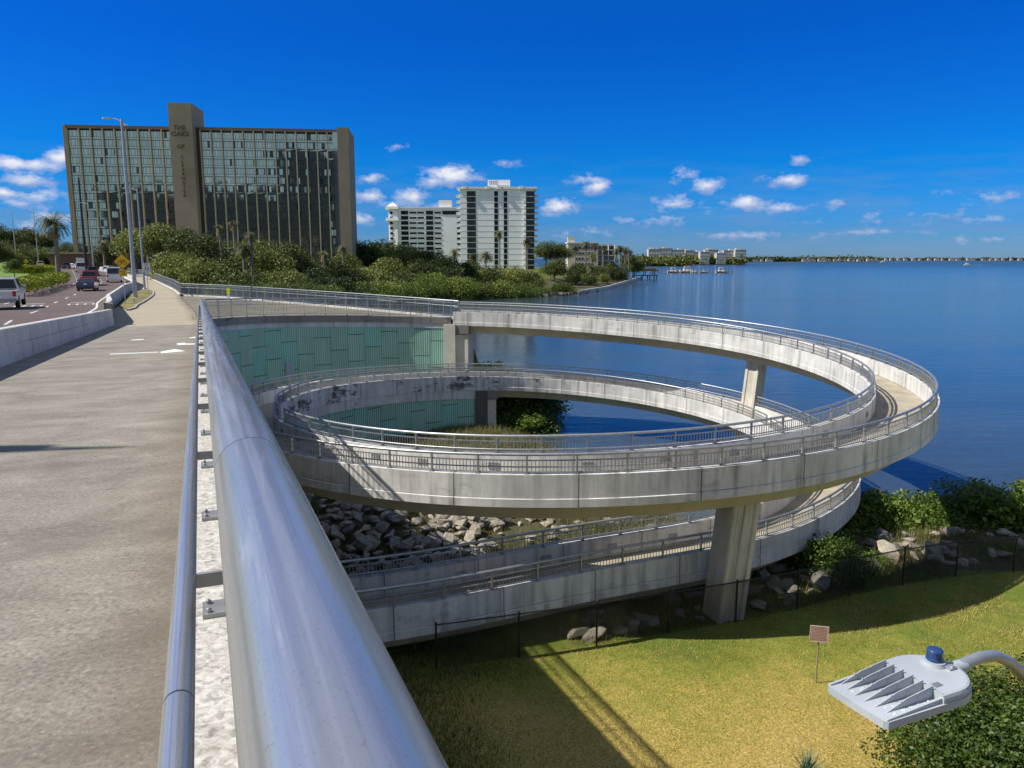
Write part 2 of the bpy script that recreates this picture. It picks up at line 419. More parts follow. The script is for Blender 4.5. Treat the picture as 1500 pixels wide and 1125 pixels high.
# white band and supporting walls under the second turn (filled part of the ramp)
def greenmat():
    t = NT('green_cladding'); uv = t.coord('UV'); sep = t.n('ShaderNodeSeparateXYZ'); t.l(uv, sep.inputs[0]); ob = t.coord()
    W = 1.2; cI = t.math('FLOOR', t.math('DIVIDE', sep.outputs[0], W))
    off = t.math('MULTIPLY', t.math('FLOORED_MODULO', t.math('MULTIPLY', cI, 1.37), 3.0), .62)
    vv = t.math('DIVIDE', t.math('ADD', sep.outputs[1], off), 1.95); row = t.math('FLOOR', vv)
    fr = t.math('SUBTRACT', vv, row)
    jn = t.math('LESS_THAN', fr, .028)
    fu = t.math('FLOORED_MODULO', sep.outputs[0], W); jv = t.math('LESS_THAN', fu, .04)
    wn = t.n('ShaderNodeTexWhiteNoise', noise_dimensions='2D'); cb = t.n('ShaderNodeCombineXYZ'); t.l(cI, cb.inputs[0]); t.l(row, cb.inputs[1]); t.l(cb.outputs[0], wn.inputs['Vector'])
    col = t.ramp(wn.outputs['Value'], [(0., (.33, .56, .46)), (.55, (.37, .60, .50)), (.8, (.28, .62, .54)), (1., (.41, .60, .49))])
    n = t.noise(t.mapp(ob, (1, 1, .4)), 1.6, 4)
    col = t.mix(t.ramp(n, [(.35, .25), (.65, 0.)]), col, (.14, .31, .24))
    rib = t.math('LESS_THAN', t.math('FLOORED_MODULO', sep.outputs[0], .16), .032)
    col = t.mix(t.math('MULTIPLY', rib, .70), col, (.04, .13, .10))
    col = t.mix(t.math('MULTIPLY', t.math('MAXIMUM', jn, t.math('MULTIPLY', jv, .6)), .8), col, (.012, .045, .035))
    return t.done(col, .6, 0, .4)
M['green'] = greenmat()
def ribbed(P, N, off, sgn, ztop, zbot, name, parent):
    """vertical ribbed cladding: real ribs .16 m apart, tops below P by ztop, bottoms at absolute z"""
    Q, s = resample(np.column_stack([P, N]), .16); m = MB(); vs = []; uvs = []; fs = []
    prof = []
    for i in range(len(Q)):
        for du, dp in ((0, 0), (.03, 0), (.036, .028), (.15, .028)):
            j = min(i+1, len(Q)-1); t = du/.16
            q = Q[i]*(1-t)+Q[j]*t; o = off+sgn*dp
            prof.append((q[0]+q[3]*o, q[1]+q[4]*o, q[2]-ztop, s[i]+du))
    for i, (x, y, z, u) in enumerate(prof):
        zb = zbot(x, y) if callable(zbot) else zbot
        vs += [(x, y, z), (x, y, zb)]
        if i:
            fs.append((2*i-2, 2*i-1, 2*i+1, 2*i)); u0 = prof[i-1][3]; z0 = prof[i-1][2]
            uvs.append([(u0, z0), (u0, zb), (u, zb), (u, z)])
    m.add(vs, fs, 0, uvs); return m.build(name, M['green'], parent)
w2 = thing('retaining_wall', 'green ribbed retaining wall with white band under the lower turn of the ramp', 'wall')
P, N, s = seg(262, 351.5)
zb = 0.2
sweep(P, N, [(.0, -.962), (-.12, -.962), (-.12, -1.55), (.0, -1.55)], concrete('band_concrete', (.56, .56, .56), .6, 6, None, .5), 'white_band', w2, s=s)
ribbed(P, N, -.02, -1, 1.552, zb, 'ribbed_cladding', w2)
Pq = P.copy()
m = MB(); vs = []; fs = []; uvs = []
for i in range(len(P)):
    x, y = P[i, :2]+N[i]*(PW+.05); vs += [(x, y, P[i, 2]-.962), (x, y, zb)]
    if i: fs.append((2*i-2, 2*i, 2*i+1, 2*i-1)); uvs.append([(s[i-1], -.9), (s[i], -.9), (s[i], -6), (s[i-1], -6)])
m.add(vs, fs, 0, uvs); m.build('back_wall', M['wallcon'], w2)
# corner pilaster at the open end
a, n = frame_at(351); ang = math.atan2(n.y, n.x)
m = MB(); m.box((a.x-n.x*.06, a.y-n.y*.06, (a.z-.97)/2), (.3, .85, a.z-.97), ang); m.build('pilaster', M['darkcon'], w2)
# closing wall at the lower (front) end of the filled part
a, n = frame_at(262); m = MB(); m.box((a.x+n.x*PW/2, a.y+n.y*PW/2, (a.z-1.0)/2), (PW, .3, a.z-1.0), math.atan2(n.y, n.x)); m.build('end_wall', M['wallcon'], w2)
# low concrete walls carrying the foot of the ramp
w3 = thing('abutment_wall', 'grey streaked concrete wall carrying the low straight foot of the ramp', 'wall')
P, N, s = seg(561, 621)
for o, sg in ((-.1, -1), (PW+.1, 1)):
    m = MB(); vs = []; fs = []; uvs = []
    for i in range(len(P)):
        x, y = P[i, :2]+N[i]*o; vs += [(x, y, P[i, 2]-.962), (x, y, -.5)]
        if i:
            f = (2*i-2, 2*i, 2*i+1, 2*i-1); fs.append(f if sg > 0 else f[::-1]); q = [(s[i-1], -.9), (s[i], -.9), (s[i], -3), (s[i-1], -3)]; uvs.append(q if sg > 0 else q[::-1])
    m.add(vs, fs, 0, uvs); m.build('side_wall', M['wallcon'], w3)
a, n = frame_at(561); m = MB(); m.box((a.x+n.x*PW/2, a.y+n.y*PW/2, (a.z-.97)/2-.25), (PW+.2, .3, a.z-.97+.5), math.atan2(n.y, n.x)); m.build('end_face', M['wallcon'], w3)

# ---- ramp railings
def rail_on(a, b, outer, label, name='ramp_railing'):
    P, N, s = seg(a, b); P = P.copy()
    if outer: P[:, :2] += N*PW
    return railing(name, label, P, N, 'half', 'aluminium railings on the ramp parapets', side=(-1 if outer else 1))
rail_on(-22, 225, True, 'aluminium railing on the outer parapet of the upper turn of the ramp')
rail_on(-17, 240, False, 'aluminium railing on the inner parapet of the upper turn of the ramp')
rail_on(241, 430, False, 'aluminium railing on the inner parapet of the second turn, above the stained concrete')
rail_on(226, 440, True, 'aluminium railing on the outer parapet of the second turn, nearest the water')
rail_on(441, 612, True, 'aluminium railing on the outer parapet of the lowest ramp, above the black fence')
rail_on(431, 612, False, 'aluminium railing on the inner parapet of the lowest ramp, beside the rubble bank')

# ================================================================== BRIDGE
HB = np.array([-.3746, .9272]); NB = np.array([.9272, .3746]); SL = .042; EH = 1.60
def bz(D):
    D = np.asarray(D, float); return EYE-EH-SL*np.minimum(D, 49)-.009*np.maximum(D-49, 0)*(D < 100)-.46*(D >= 100)
BEND = [(49, -18.55, 45.4), (56, -21.5, 52.5), (66, -25.8, 61.6), (80, -31.7, 74.2), (92, -36.6, 85.3), (108, -43.6, 100), (130, -53.5, 119), (165, -69.5, 150), (200, -86, 181), (260, -116, 233), (330, -155, 291)]
def right_edge(D):
    if D <= 49: return np.array([HB[0]*D, HB[1]*D])-NB*.10
    d = [b[0] for b in BEND]; return np.array([np.interp(D, d, [b[1] for b in BEND]), np.interp(D, d, [b[2] for b in BEND])])
LW = [(0, 4.25), (46, 4.25), (47, 5.6), (60, 5.4), (72, 5.1), (90, 4.7), (108, 4.4), (330, 4.4)]
Dk = np.concatenate([np.arange(-6, 46.1, 1.0), [46.6, 47.2], np.arange(48, 110, 2.0), np.arange(112, 331, 6.)])
RE = np.array([right_edge(d) for d in Dk]); REs = smooth(RE, 6); REs[Dk < 40] = RE[Dk < 40]
TT = np.gradient(REs, axis=0); TT /= np.linalg.norm(TT, axis=1)[:, None]; NN = np.stack([TT[:, 1], -TT[:, 0]], -1)   # right normal
ZW = bz(Dk); LWk = np.interp(Dk, [a for a, b in LW], [b for a, b in LW])
LE = REs-NN*LWk[:, None]
m = MB(); vs = []; fs = []; uvs = []
for i in range(len(Dk)):
    r = REs[i]+NN[i]*(.05 if Dk[i] < 49 else .0); vs += [(LE[i, 0], LE[i, 1], ZW[i]), (r[0], r[1], ZW[i])]
    if i: fs.append((2*i-2, 2*i-1, 2*i+1, 2*i)); uvs.append([(4.35, Dk[i-1]), (0, Dk[i-1]), (0, Dk[i]), (4.35, Dk[i])])
m.add(vs, fs, 0, uvs)
tag(m.build('walkway', M['walk']), kind='structure')
# bridge slab below walkway and road (casts the broad shadow on the lawn)
br = thing('road_bridge', 'long concrete bridge deck carrying the walkway and road down to the shore', 'bridge')
m = MB(); vs = []; fs = []
for D in np.arange(-60, 50.1, 5):
    p = HB*D; zz = float(bz(D)) if D > -6 else EYE-EH-SL*D
    a = p+NB*.32; b = p-NB*20
    for q, dz in ((a, -.03), (a, -.75), (p-NB*1.2, -1.4), (b, -1.4), (b, -.03)): vs.append((q[0], q[1], zz+dz-(0 if dz < -.1 else 0)))
k = len(vs)//5
for i in range(k-1):
    for j in range(5):
        j2 = (j+1) % 5; fs.append((i*5+j, (i+1)*5+j, (i+1)*5+j2, i*5+j2))
fs += [(0, 1, 2, 3, 4), tuple((k-1)*5+j for j in range(5))[::-1]]
m.add(vs, fs); m.build('deck_slab', M['girder'], br)
for D in (-40, -10, 20):
    p = HB*D-NB*10; m = MB(); m.box((p[0], p[1], (EYE-EH-SL*D-1.4)/2), (16, 1.5, EYE-EH-SL*D-1.3), math.atan2(NB[1], NB[0])); m.build('bridge_pier', M['column'], br)
# kerb under the bridge railing
def strip_path(D0, D1, off, step=1.0):
    D = np.arange(D0, D1+1e-6, step)
    ok = [np.interp(D, Dk, REs[:, 0]), np.interp(D, Dk, REs[:, 1]), bz(D)]
    P = np.stack(ok, -1); N = np.stack([np.interp(D, Dk, NN[:, 0]), np.interp(D, Dk, NN[:, 1])], -1); N /= np.linalg.norm(N, axis=1)[:, None]
    P[:, :2] += N*off; return P, N, D
P, N, D = strip_path(-5, 49.5, 0)
tag(sweep(P, N, [(.42, .22), (.0, .22), (-.01, .20), (-.01, -.05), (.42, -.75)], M['curb'], 'kerb', None, s=D), kind='structure')
# bridge railing: large pipe top rail beside the camera
def bridge_railing():
    root = thing('bridge_railing', 'large aluminium pipe railing running from the camera along the walkway edge', 'railing')
    def pos(D, lat, dz): p = HB*D+NB*lat; return Vector((p[0], p[1], EYE-SL*D+dz))
    jD = [-1.5, 1.25, 8, 15, 22, 29, 36, 43, 49.4]
    m = MB()
    for a, b in zip(jD[:-1], jD[1:]):
        m.tube([pos(a+.0025, .060, -.282), pos((a+b)/2, .060, -.282), pos(b-.0025, .060, -.282)], .0555, 64)
        if b < 49: m.tube([pos(b-.1, .060, -.282), pos(b+.1, .060, -.282)], .0530, 32)
    m.build('top_rail', M['pipe'], root)
    m = MB()
    for a, b in ((-1.5, 1.28), (1.285, 8), (8.005, 22), (22.005, 36), (36.005, 49)):
        m.tube([pos(a, -.072, -.67), pos(b, -.072, -.67)], .0245, 28)
    m.build('handrail', M['pipe'], root)
    ang = math.atan2(NB[1], NB[0]); proto = None
    Ds = [.35+1.53*k for k in range(32)]
    for D in Ds:
        if proto is None:
            m = MB(); Hh = 1.38-.22-.13
            m.box((.055, -.012, Hh/2), (.07, .0125, Hh)); m.box((.055, .030, Hh/2), (.07, .0125, Hh))
            m.box((.03, .0, .012), (.2, .14, .022))
            for a in (-.045, .105):
                for b in (-.045, .045): m.lathe([(.012, 0), (.012, .014), (.006, .02)], (a, b, .022), 8)
            m.box((-.015, .009, .70), (.11, .012, .034))
            m.box((.055, .009, Hh+.02), (.09, .055, .05))
            proto = m.build('post', M['alud'], root); o = proto
        else:
            o = proto.copy(); COL.objects.link(o); o.parent = root
        o.location = pos(D, 0, -EH+.22); o.rotation_euler = (0, 0, ang)
    for D in Ds[:-1]:
        m = MB()
        for dz in (-.455, -1.30): m.bar(pos(D+.04, .062, dz), pos(D+1.49, .062, dz), .036, .036)
        for k in range(1, 13): p = D+k*1.53/13; m.bar(pos(p, .062, -1.29), pos(p, .062, -.46), .019, .019)
        m.build('picket_panel', M['alud'], root)
bridge_railing()
# barrier between walkway and road
def barrier(name, label, pts, prof_h, seed=0, road=1.0, lw=.0):
    """pts rows: x, y, z of the foot on the walkway side"""
    P, s = resample(np.array(pts, float), 1.0); T = np.gradient(P[:, :2], axis=0); T /= np.linalg.norm(T, axis=1)[:, None]; N = np.stack([-T[:, 1], T[:, 0]], -1)
    o = thing(name, label, 'barrier')
    hh = prof_h
    sweep(P, N, [(.0, 0), (.01, .40), (.025, .415), (.03, hh), (.06, hh+.02), (.26, hh+.02), (.29, hh), (.33, .3), (.45, 0), (.45, -.4), (0, -.4)], M['barrier'], 'barrier_wall', o, s=s)
    return o
pts = [tuple(HB*D-NB*4.30)+(float(bz(D)) if D > 0 else EYE-EH-SL*D,) for D in np.arange(-8, 46.1, 2)]
barrier('concrete_barrier', 'long grey concrete barrier along the left edge of the walkway, nearest the camera', pts, .83)
pts = [(-21.45, 41.2, 9.0), (-23.0, 44.5, 8.95), (-26.6, 51.5, 8.65), (-32.2, 62, 8.45), (-38.5, 76, 8.38), (-44, 88, 8.32), (-49.5, 102, 8.3), (-59, 122, 8.35), (-77, 154, 8.5), (-105, 203, 8.8), (-143, 262, 9.1)]
b2 = barrier('concrete_barrier', 'white concrete barrier curving beyond the grass island between path and road', pts, .84)
ep = Vector((-21.6, 41.15, 0)); m = MB(); m.box((-21.42, 41.12, 9.15), (.3, .5, 1.32), math.atan2(HB[1], HB[0])-math.pi/2); m.build('end_post', M['barrier'], b2)

# ---- start of the ramp: plaza, kerbs, full height railings
J = [(-18.35, 46.2, 8.42), (-18.0, 49.2, 8.30), (-16.8, 52.2, 8.18), (-13.8, 54.6, 8.05), (-9.6, 55.85, 7.93), (-6.6, 56.0, 7.87), (-4.4, 55.64, 7.82)]
B = [(-36.9, 86.2, 8.05), (-31.0, 82.5, 8.03), (-25.5, 77.0, 8.01), (-19.4, 71.2, 7.97), (-13.0, 65.4, 7.90), (-7.4, 60.3, 7.80), (-4.0, 57.9, 7.69)]
Jr, _ = resample(np.array(J), .7); Br, _ = resample(np.array(B), 1.2)
Js = smooth(Jr, 3); Bs = smooth(Br, 4)
n = 24; Ja = np.stack([np.interp(np.linspace(0, 1, n), np.linspace(0, 1, len(Js)), Js[:, k]) for k in range(3)], -1)
Ba = np.stack([np.interp(np.linspace(0, 1, n), np.linspace(0, 1, len(Bs)), Bs[:, k]) for k in range(3)], -1)
m = MB(); vs = []; fs = []
for i in range(n): vs += [tuple(Ja[i]-np.array([0, 0, .004])), tuple(Ba[i]-np.array([0, 0, .004]))]
for i in range(n-1): fs.append((2*i, 2*i+2, 2*i+3, 2*i+1))
# the wedge between the walkway edge and the first cross line
w = [(np.interp(d, Dk, REs[:, 0])-.3, np.interp(d, Dk, REs[:, 1]), float(bz(d))-.006) for d in (48, 56, 66, 80, 91)]
k0 = len(vs); vs += w+[tuple(Ja[0]-np.array([0, 0, .004]))]; 
for i in range(4): fs.append((k0+i, k0+5, k0+i+1))
fs.append((k0+4, k0+5, 1))
m.add(vs, fs); tag(m.build('plaza', simple('plaza_concrete', (.19, .17, .115), .9, var=.2, scale=.8)), kind='structure')
NJ = normals(Js); NBs = normals(Bs)
w1 = thing('retaining_wall', 'tall green ribbed retaining wall with staggered panels under the plaza railing', 'wall')
sweep(Js, NJ, [(.16, .16), (-.16, .16), (-.18, .12), (-.16, -.32), (.16, -.32)], M['darkcon'], 'coping', w1)
sweep(Js, NJ, [(.05, -.322), (-.10, -.322), (-.10, -.66), (.05, -.66)], concrete('band2', (.55, .57, .62), .5, 5.5, None, .2), 'white_band', w1)
ribbed(Js, NJ, -.03, -1, .662, 1.0, 'ribbed_cladding', w1)
a = Js[-1]; m = MB(); m.box((a[0]-.1, a[1]-.12, (a[2]-.33)/2), (.85, .3, a[2]-.33), -.15); m.build('pilaster', M['column'], w1)
m = MB(); m.box((-15.45, 53.1, 4.5), (.6, .03, 1.2), .67); m.build('pale_patch', simple('pale_patch_paint', (.35, .42, .50), .7), w1)
P_ = Js.copy(); P_[:, 2] += .16
railing('plaza_railing', 'full height picket railing above the green wall on the near side of the plaza', P_, NJ, 'full', 'full height railings round the plaza', side=1, spacing=1.5)
P_ = Bs.copy(); Kf, _ = resample(P_, 1.0); NK = normals(Kf)
k1 = sweep(Kf, NK, [(.15, .16), (-.15, .16), (-.15, -.5), (.15, -.5)], M['concrete'], 'kerb'); tag(k1, kind='structure')
Kf2 = Kf.copy(); Kf2[:, 2] += .16
railing('plaza_railing', 'full height picket railing on the far side of the plaza, backed by bushes', Kf2, NK, 'full', 'full height railings round the plaza', side=-1, spacing=1.5)
P, N, D = strip_path(91, 300, 0.1, 1.5)
tag(sweep(P, N, [(.15, .16), (-.15, .16), (-.15, -.6), (.15, -.6)], M['concrete'], 'kerb', None, s=D), kind='structure')
P2 = P.copy(); P2[:, 2] += .16
railing('path_railing', 'long picket railing bordering the tan path as it bends away left', P2, N, 'full', side=-1, spacing=2.15, pk=.24)

# ================================================================== GROUND AND WATER
SH = [(90, -70), (60, 5), (46, 25), (36, 33), (26, 36.3), (19, 35), (13.5, 34.2), (9.5, 35.5), (7.2, 40), (5.2, 46), (3.6, 51), (1.0, 56.5), (-4.5, 66), (-14, 80), (-22, 100), (-32, 140), (-37, 190), (-38, 215), (-34, 231), (-12, 239), (10, 246), (22, 262), (36, 300), (56, 380), (77, 464), (66, 480), (30, 560), (-20, 900), (-700, 900), (-700, -70)]
SHa = np.array(SH, float)
def sdist(x, y):
    """signed distance to the shore, positive inland"""
    p = np.stack([x, y], -1)[..., None, :]; a = SHa; b = np.roll(SHa, -1, 0); ab = b-a
    t = np.clip(((p-a)*ab).sum(-1)/(ab**2).sum(-1), 0, 1); d = np.linalg.norm(p-(a+t[..., None]*ab), axis=-1).min(-1)
    ins = np.zeros(x.shape, bool)
    for (x0, y0), (x1, y1) in zip(a, b):
        if y0 == y1: continue
        c = ((y0 > y) != (y1 > y)) & (x < (x1-x0)*(y-y0)/(y1-y0)+x0); ins ^= c
    return np.where(ins, d, -d)
def sst(x, a, b): t = np.clip((x-a)/(b-a), 0, 1); return t*t*(3-2*t)
FENCE = [(-4.6, 19.6), (-2.12, 20.05), (3.2, 21.6), (7.05, 22.9), (9.7, 23.9), (12.3, 25.2), (16.6, 26.6), (21, 27.2), (27, 26.5), (34, 22)]
def ground_z(x, y):
    d = sdist(x, y); z = np.clip(-.9+d*.34, -2.5, .8)
    z = np.where((y > 20) & (y < 60) & (x > -30), np.clip(-.5+d*.30, -2.5, .75), z)
    # lawn level in front of the fence
    fy = np.interp(x, [p[0] for p in FENCE], [p[1] for p in FENCE]); z = np.where(d > 0, z*(1-sst(fy-y, -.6, .8))+.8*sst(fy-y, -.6, .8), z)
    # rubble bank rising to the green wall on the left
    z = z+.7*sst(-x+2.5, 0, 8)*sst(y, 24, 31)*sst(-y, -43, -36)*sst(d, 0, 6)
    # causeway fill left of and behind the plaza
    xr = np.interp(y, [b[2] for b in BEND], [b[1] for b in BEND])
    ex = np.maximum(xr, np.interp(y, [51, 56.6, 58.3, 60.6, 66, 71, 77, 82, 87, 96, 112], [-19, -5.2, -5.4, -8.2, -13.6, -20, -26, -31.5, -37, -42, -200]))
    f = sst(ex+1.0-x, -3.2, -.6)*(y > 56.9); near = (x < -19.5) & (y > 46) & (y <= 56.9)
    hi = 7.55+np.clip(y-150, 0, 200)*.008
    z = z+(hi-z)*np.clip(f, 0, 1); z = np.where(near, 7.3, z)
    back = sst(d, 4, 45)*(y > 225); z = np.where(back > 0, np.maximum(z, 6.5*back), z)
    return z
xs = np.concatenate([np.arange(-700, -60, 16), np.arange(-60, 50, .9), np.arange(50, 100, 5)])
ys = np.concatenate([np.arange(-70, 14, 5), np.arange(14, 66, .9), np.arange(66, 130, 2.5), np.arange(130, 620, 8)])
X, Y = np.meshgrid(xs, ys); Z = ground_z(X, Y)
nr = np.random.default_rng(3).normal(0, .03, Z.shape)*((Y > 22) & (Y < 60)); Z = Z+nr
V = np.stack([X, Y, Z], -1).reshape(-1, 3); nx = len(xs); ny = len(ys)
ii, jj = np.meshgrid(np.arange(ny-1), np.arange(nx-1), indexing='ij'); q = ii*nx+jj
Fq = np.stack([q, q+1, q+nx+1, q+nx], -1).reshape(-1, 4)
def groundmat():
    t = NT('soil_and_grass'); ob = t.coord(); g = t.n('ShaderNodeNewGeometry'); sep = t.n('ShaderNodeSeparateXYZ'); t.l(g.outputs['Position'], sep.inputs[0])
    n1 = t.noise(ob, .35, 4); n2 = t.noise(ob, 2.6, 5, .65); n3 = t.noise(ob, 16, 5, .7); n0 = t.noise(ob, .12, 2)
    # mown lawn: straw yellow with green patches
    f = t.math('ADD', t.math('MULTIPLY', n1, .6), t.math('MULTIPLY', n2, .45))
    nearf = t.n('ShaderNodeMapRange'); t.l(sep.outputs[1], nearf.inputs[0]); nearf.inputs[1].default_value = 17.2; nearf.inputs[2].default_value = 21.5; nearf.inputs[3].default_value = .10; nearf.inputs[4].default_value = -.26
    f = t.math('ADD', f, nearf.outputs[0])
    lawn = t.ramp(f, [(.20, (.10, .17, .02)), (.38, (.24, .28, .04)), (.52, (.42, .36, .08)), (.66, (.55, .41, .12)), (.85, (.56, .45, .19))])
    lawn = t.mix(t.ramp(n3, [(.35, .7), (.60, 0.)]), lawn, (.10, .08, .02))
    rough = t.ramp(t.math('ADD', t.math('MULTIPLY', n2, .6), t.math('MULTIPLY', n3, .45)), [(.32, (.03, .026, .018)), (.48, (.09, .075, .045)), (.6, (.08, .09, .03)), (.75, (.2, .18, .12))])
    by = t.math('GREATER_THAN', sep.outputs[1], 27.0)
    hi = t.math('GREATER_THAN', sep.outputs[2], 3.5)
    wet = t.n('ShaderNodeMapRange'); t.l(sep.outputs[2], wet.inputs[0]); wet.inputs[1].default_value = .45; wet.inputs[2].default_value = .74
    col = t.mix(wet.outputs[0], rough, lawn)
    col = t.mix(by, col, rough); col = t.mix(hi, col, t.ramp(n2, [(.3, (.06, .09, .015)), (.6, (.15, .17, .03)), (.8, (.24, .2, .07))]))
    t.bump(t.math('ADD', n2, n3), .8, .05)
    return t.done(col, .95, 0, .2)
tag(link('ground', npmesh('ground', V, Fq, groundmat())), kind='structure')

def watermat():
    t = NT('bay_water'); g = t.n('ShaderNodeNewGeometry'); p = g.outputs['Position']
    sep = t.n('ShaderNodeSeparateXYZ'); t.l(p, sep.inputs[0])
    n1 = t.noise(t.mapp(p, (.35, 1.15, 1)), .9, 4, .6); n2 = t.noise(t.mapp(p, (.30, 1., 1), (9, 2, 0)), 4.2, 4, .6); n3 = t.noise(t.mapp(p, (.004, .016, 1)), 1.0, 4, .6, .5)
    n4 = t.noise(t.mapp(p, (.012, .05, 1)), 1.0, 4, .65, .3)
    dist = t.n('ShaderNodeMapRange'); t.l(sep.outputs[1], dist.inputs[0]); dist.inputs[1].default_value = 40; dist.inputs[2].default_value = 1300
    deep = t.mix(dist.outputs[0], (.052, .068, .080), (.026, .056, .066))
    col = t.mix(t.ramp(n3, [(.38, 0.), (.62, .7)]), deep, (.045, .090, .098))
    col = t.mix(t.ramp(n4, [(.40, .5), (.58, 0.)]), col, (.030, .044, .058))
    bank = t.math('MULTIPLY', t.ramp(n4, [(.60, 0.), (.72, .12)]), 1.0)
    col = t.mix(bank, col, (.16, .26, .30))
    calm = t.ramp(n4, [(.35, .45), (.62, 1.)])
    h = t.math('MULTIPLY', t.math('ADD', n1, t.math('MULTIPLY', n2, .35)), calm)
    # sheltered water close inshore is smoother
    sh = t.n('ShaderNodeMapRange'); t.l(sep.outputs[1], sh.inputs[0]); sh.inputs[1].default_value = 60; sh.inputs[2].default_value = 240; sh.inputs[3].default_value = .45; sh.inputs[4].default_value = 1.0
    b = t.bump(h, .5, .11); t.l(sh.outputs[0], b.inputs['Strength'])
    t.b.inputs['IOR'].default_value = 1.33
    rr_ = t.n('ShaderNodeMapRange'); t.l(sep.outputs[1], rr_.inputs[0]); rr_.inputs[1].default_value = 200; rr_.inputs[2].default_value = 1500; rr_.inputs[3].default_value = .06; rr_.inputs[4].default_value = .30
    return t.done(t.mix(t.math('MULTIPLY', t.ramp(n2, [(.45, 0.), (.62, 1.)]), .35), col, (.02, .034, .05)), rr_.outputs[0], 0, .32)  # darker wavelets mixed into the colour, imitating uneven reflection
m = MB(); wv = [(-9000, -400, 0), (9000, -400, 0), (9000, 14000, 0), (-9000, 14000, 0)]
m.add(wv, [(0, 1, 2, 3)]); tag(m.build('water', watermat()), kind='structure')
# SECTION 3
# ================================================================== VEGETATION
def quat_rand(n, rg):
    q = rg.normal(size=(n, 4)); q /= np.linalg.norm(q, axis=1)[:, None]; return q
def frames(n, rg, upbias=.0, outdir=None, outw=0.):
    nrm = rg.normal(size=(n, 3)); nrm /= np.linalg.norm(nrm, axis=1)[:, None]
    nrm[:, 2] = nrm[:, 2]*(1-upbias)+upbias*1.2
    if outdir is not None: nrm += outdir*outw
    nrm /= np.linalg.norm(nrm, axis=1)[:, None]
    a = rg.normal(size=(n, 3)); a -= nrm*(a*nrm).sum(1)[:, None]; a /= np.linalg.norm(a, axis=1)[:, None]
    return nrm, a, np.cross(nrm, a)
def leaves_mesh(name, C, sz, mat, rg, upbias=.3, out=None, outw=.4, rnd=None, aspect=.5):
    """one folded diamond per leaf cluster"""
    n = len(C); nrm, a, b = frames(n, rg, upbias, out, outw)
    s = sz*rg.uniform(.6, 1.35, n)[:, None]
    v0 = C-a*s; v1 = C+b*s*aspect+nrm*s*.18; v2 = C+a*s; v3 = C-b*s*aspect+nrm*s*.18
    V = np.stack([v0, v1, v2, v3], 1).reshape(-1, 3); Fq = np.arange(4*n).reshape(-1, 4)
    return npmesh(name, V, Fq, mat, rnd if rnd is not None else rg.uniform(0, 1, n))
def crown_points(rg, n, lobes, flat=.8, lobe_r=(.28, .48), shell=.55):
    """unit crown: lobes spread over an ellipsoid, leaves near lobe surfaces"""
    L = []
    for _ in range(lobes):
        d = rg.normal(size=3); d /= np.linalg.norm(d); d[2] = d[2]*.75+.08
        r = rg.uniform(.35, .78); L.append((d*r*np.array([1, 1, flat]), rg.uniform(*lobe_r), rg.uniform(0, 1)))
    P = []; O = []; Rn = []
    per = n//lobes
    for c, r, br in L:
        d = rg.normal(size=(per, 3)); d /= np.linalg.norm(d, axis=1)[:, None]
        rad = r*(1-shell*rg.uniform(0, 1, per)**2.2)*(1+.22*np.sin(d[:, 0]*5+c[0]*9)*np.cos(d[:, 1]*6+d[:, 2]*5))
        P.append(c+d*rad[:, None]*np.array([1, 1, .85])); O.append(d); Rn.append(np.clip(br*.7+rg.uniform(-.1, .4, per), 0, 1))
    return np.concatenate(P), np.concatenate(O), np.concatenate(Rn), L
def tree_parts(kind, rg, n, lobes, mat, leaf, flat, r0=.03):
    P, O, Rn, L = crown_points(rg, n, lobes, flat)
    cm = leaves_mesh(kind+'_crown', P, leaf, mat, rg, .25, O, .5, Rn)
    m = MB(); base = Vector((0, 0, -1.5)); mid = Vector((.02, 0, -.45))
    m.tube([base, (0.03, .02, -1.0), mid], [r0*2, r0*1.6, r0*1.4], 6)
    for c, r, b in L[:8]: m.tube([mid, tuple((np.array(mid)+c)/2+rg.normal(0, .05, 3)), tuple(c)], [r0*1.1, r0*.7, r0*.3], 5)
    tm = m.build(kind+'_trunk', M['bark']); me = tm.data; bpy.data.objects.remove(tm)
    return me, cm
VAR = {}
VAR['oak'] = [tree_parts('oak', np.random.default_rng(10+i), 7600, 26, M['leaf'], .042, .85) for i in range(4)]
VAR['mang'] = [tree_parts('mangrove', np.random.default_rng(30+i), 6500, 30, M['mang'], .038, .62, .02) for i in range(4)]
VAR['shore'] = [tree_parts('shore', np.random.default_rng(50+i), 15000, 30, M['near'], .038, .85, .02) for i in range(3)]
def tree(kind, name, label, x, y, top, w, base=None, group=None, cat='tree', h=None, rg=random):
    """crown radius w/2, crown top at z=top"""
    tv = VAR[kind][rg.randrange(len(VAR[kind]))]; hh = h if h else w*.42
    root = thing(name, label, cat, (x, y, top-hh*.92), rg.uniform(0, 6.28), group)
    root.scale = (w/2, w/2, hh)
    # base of trunk: local -1.5; reaches into the soil
    link('trunk', tv[0], root); link('crown', tv[1], root)
    return root
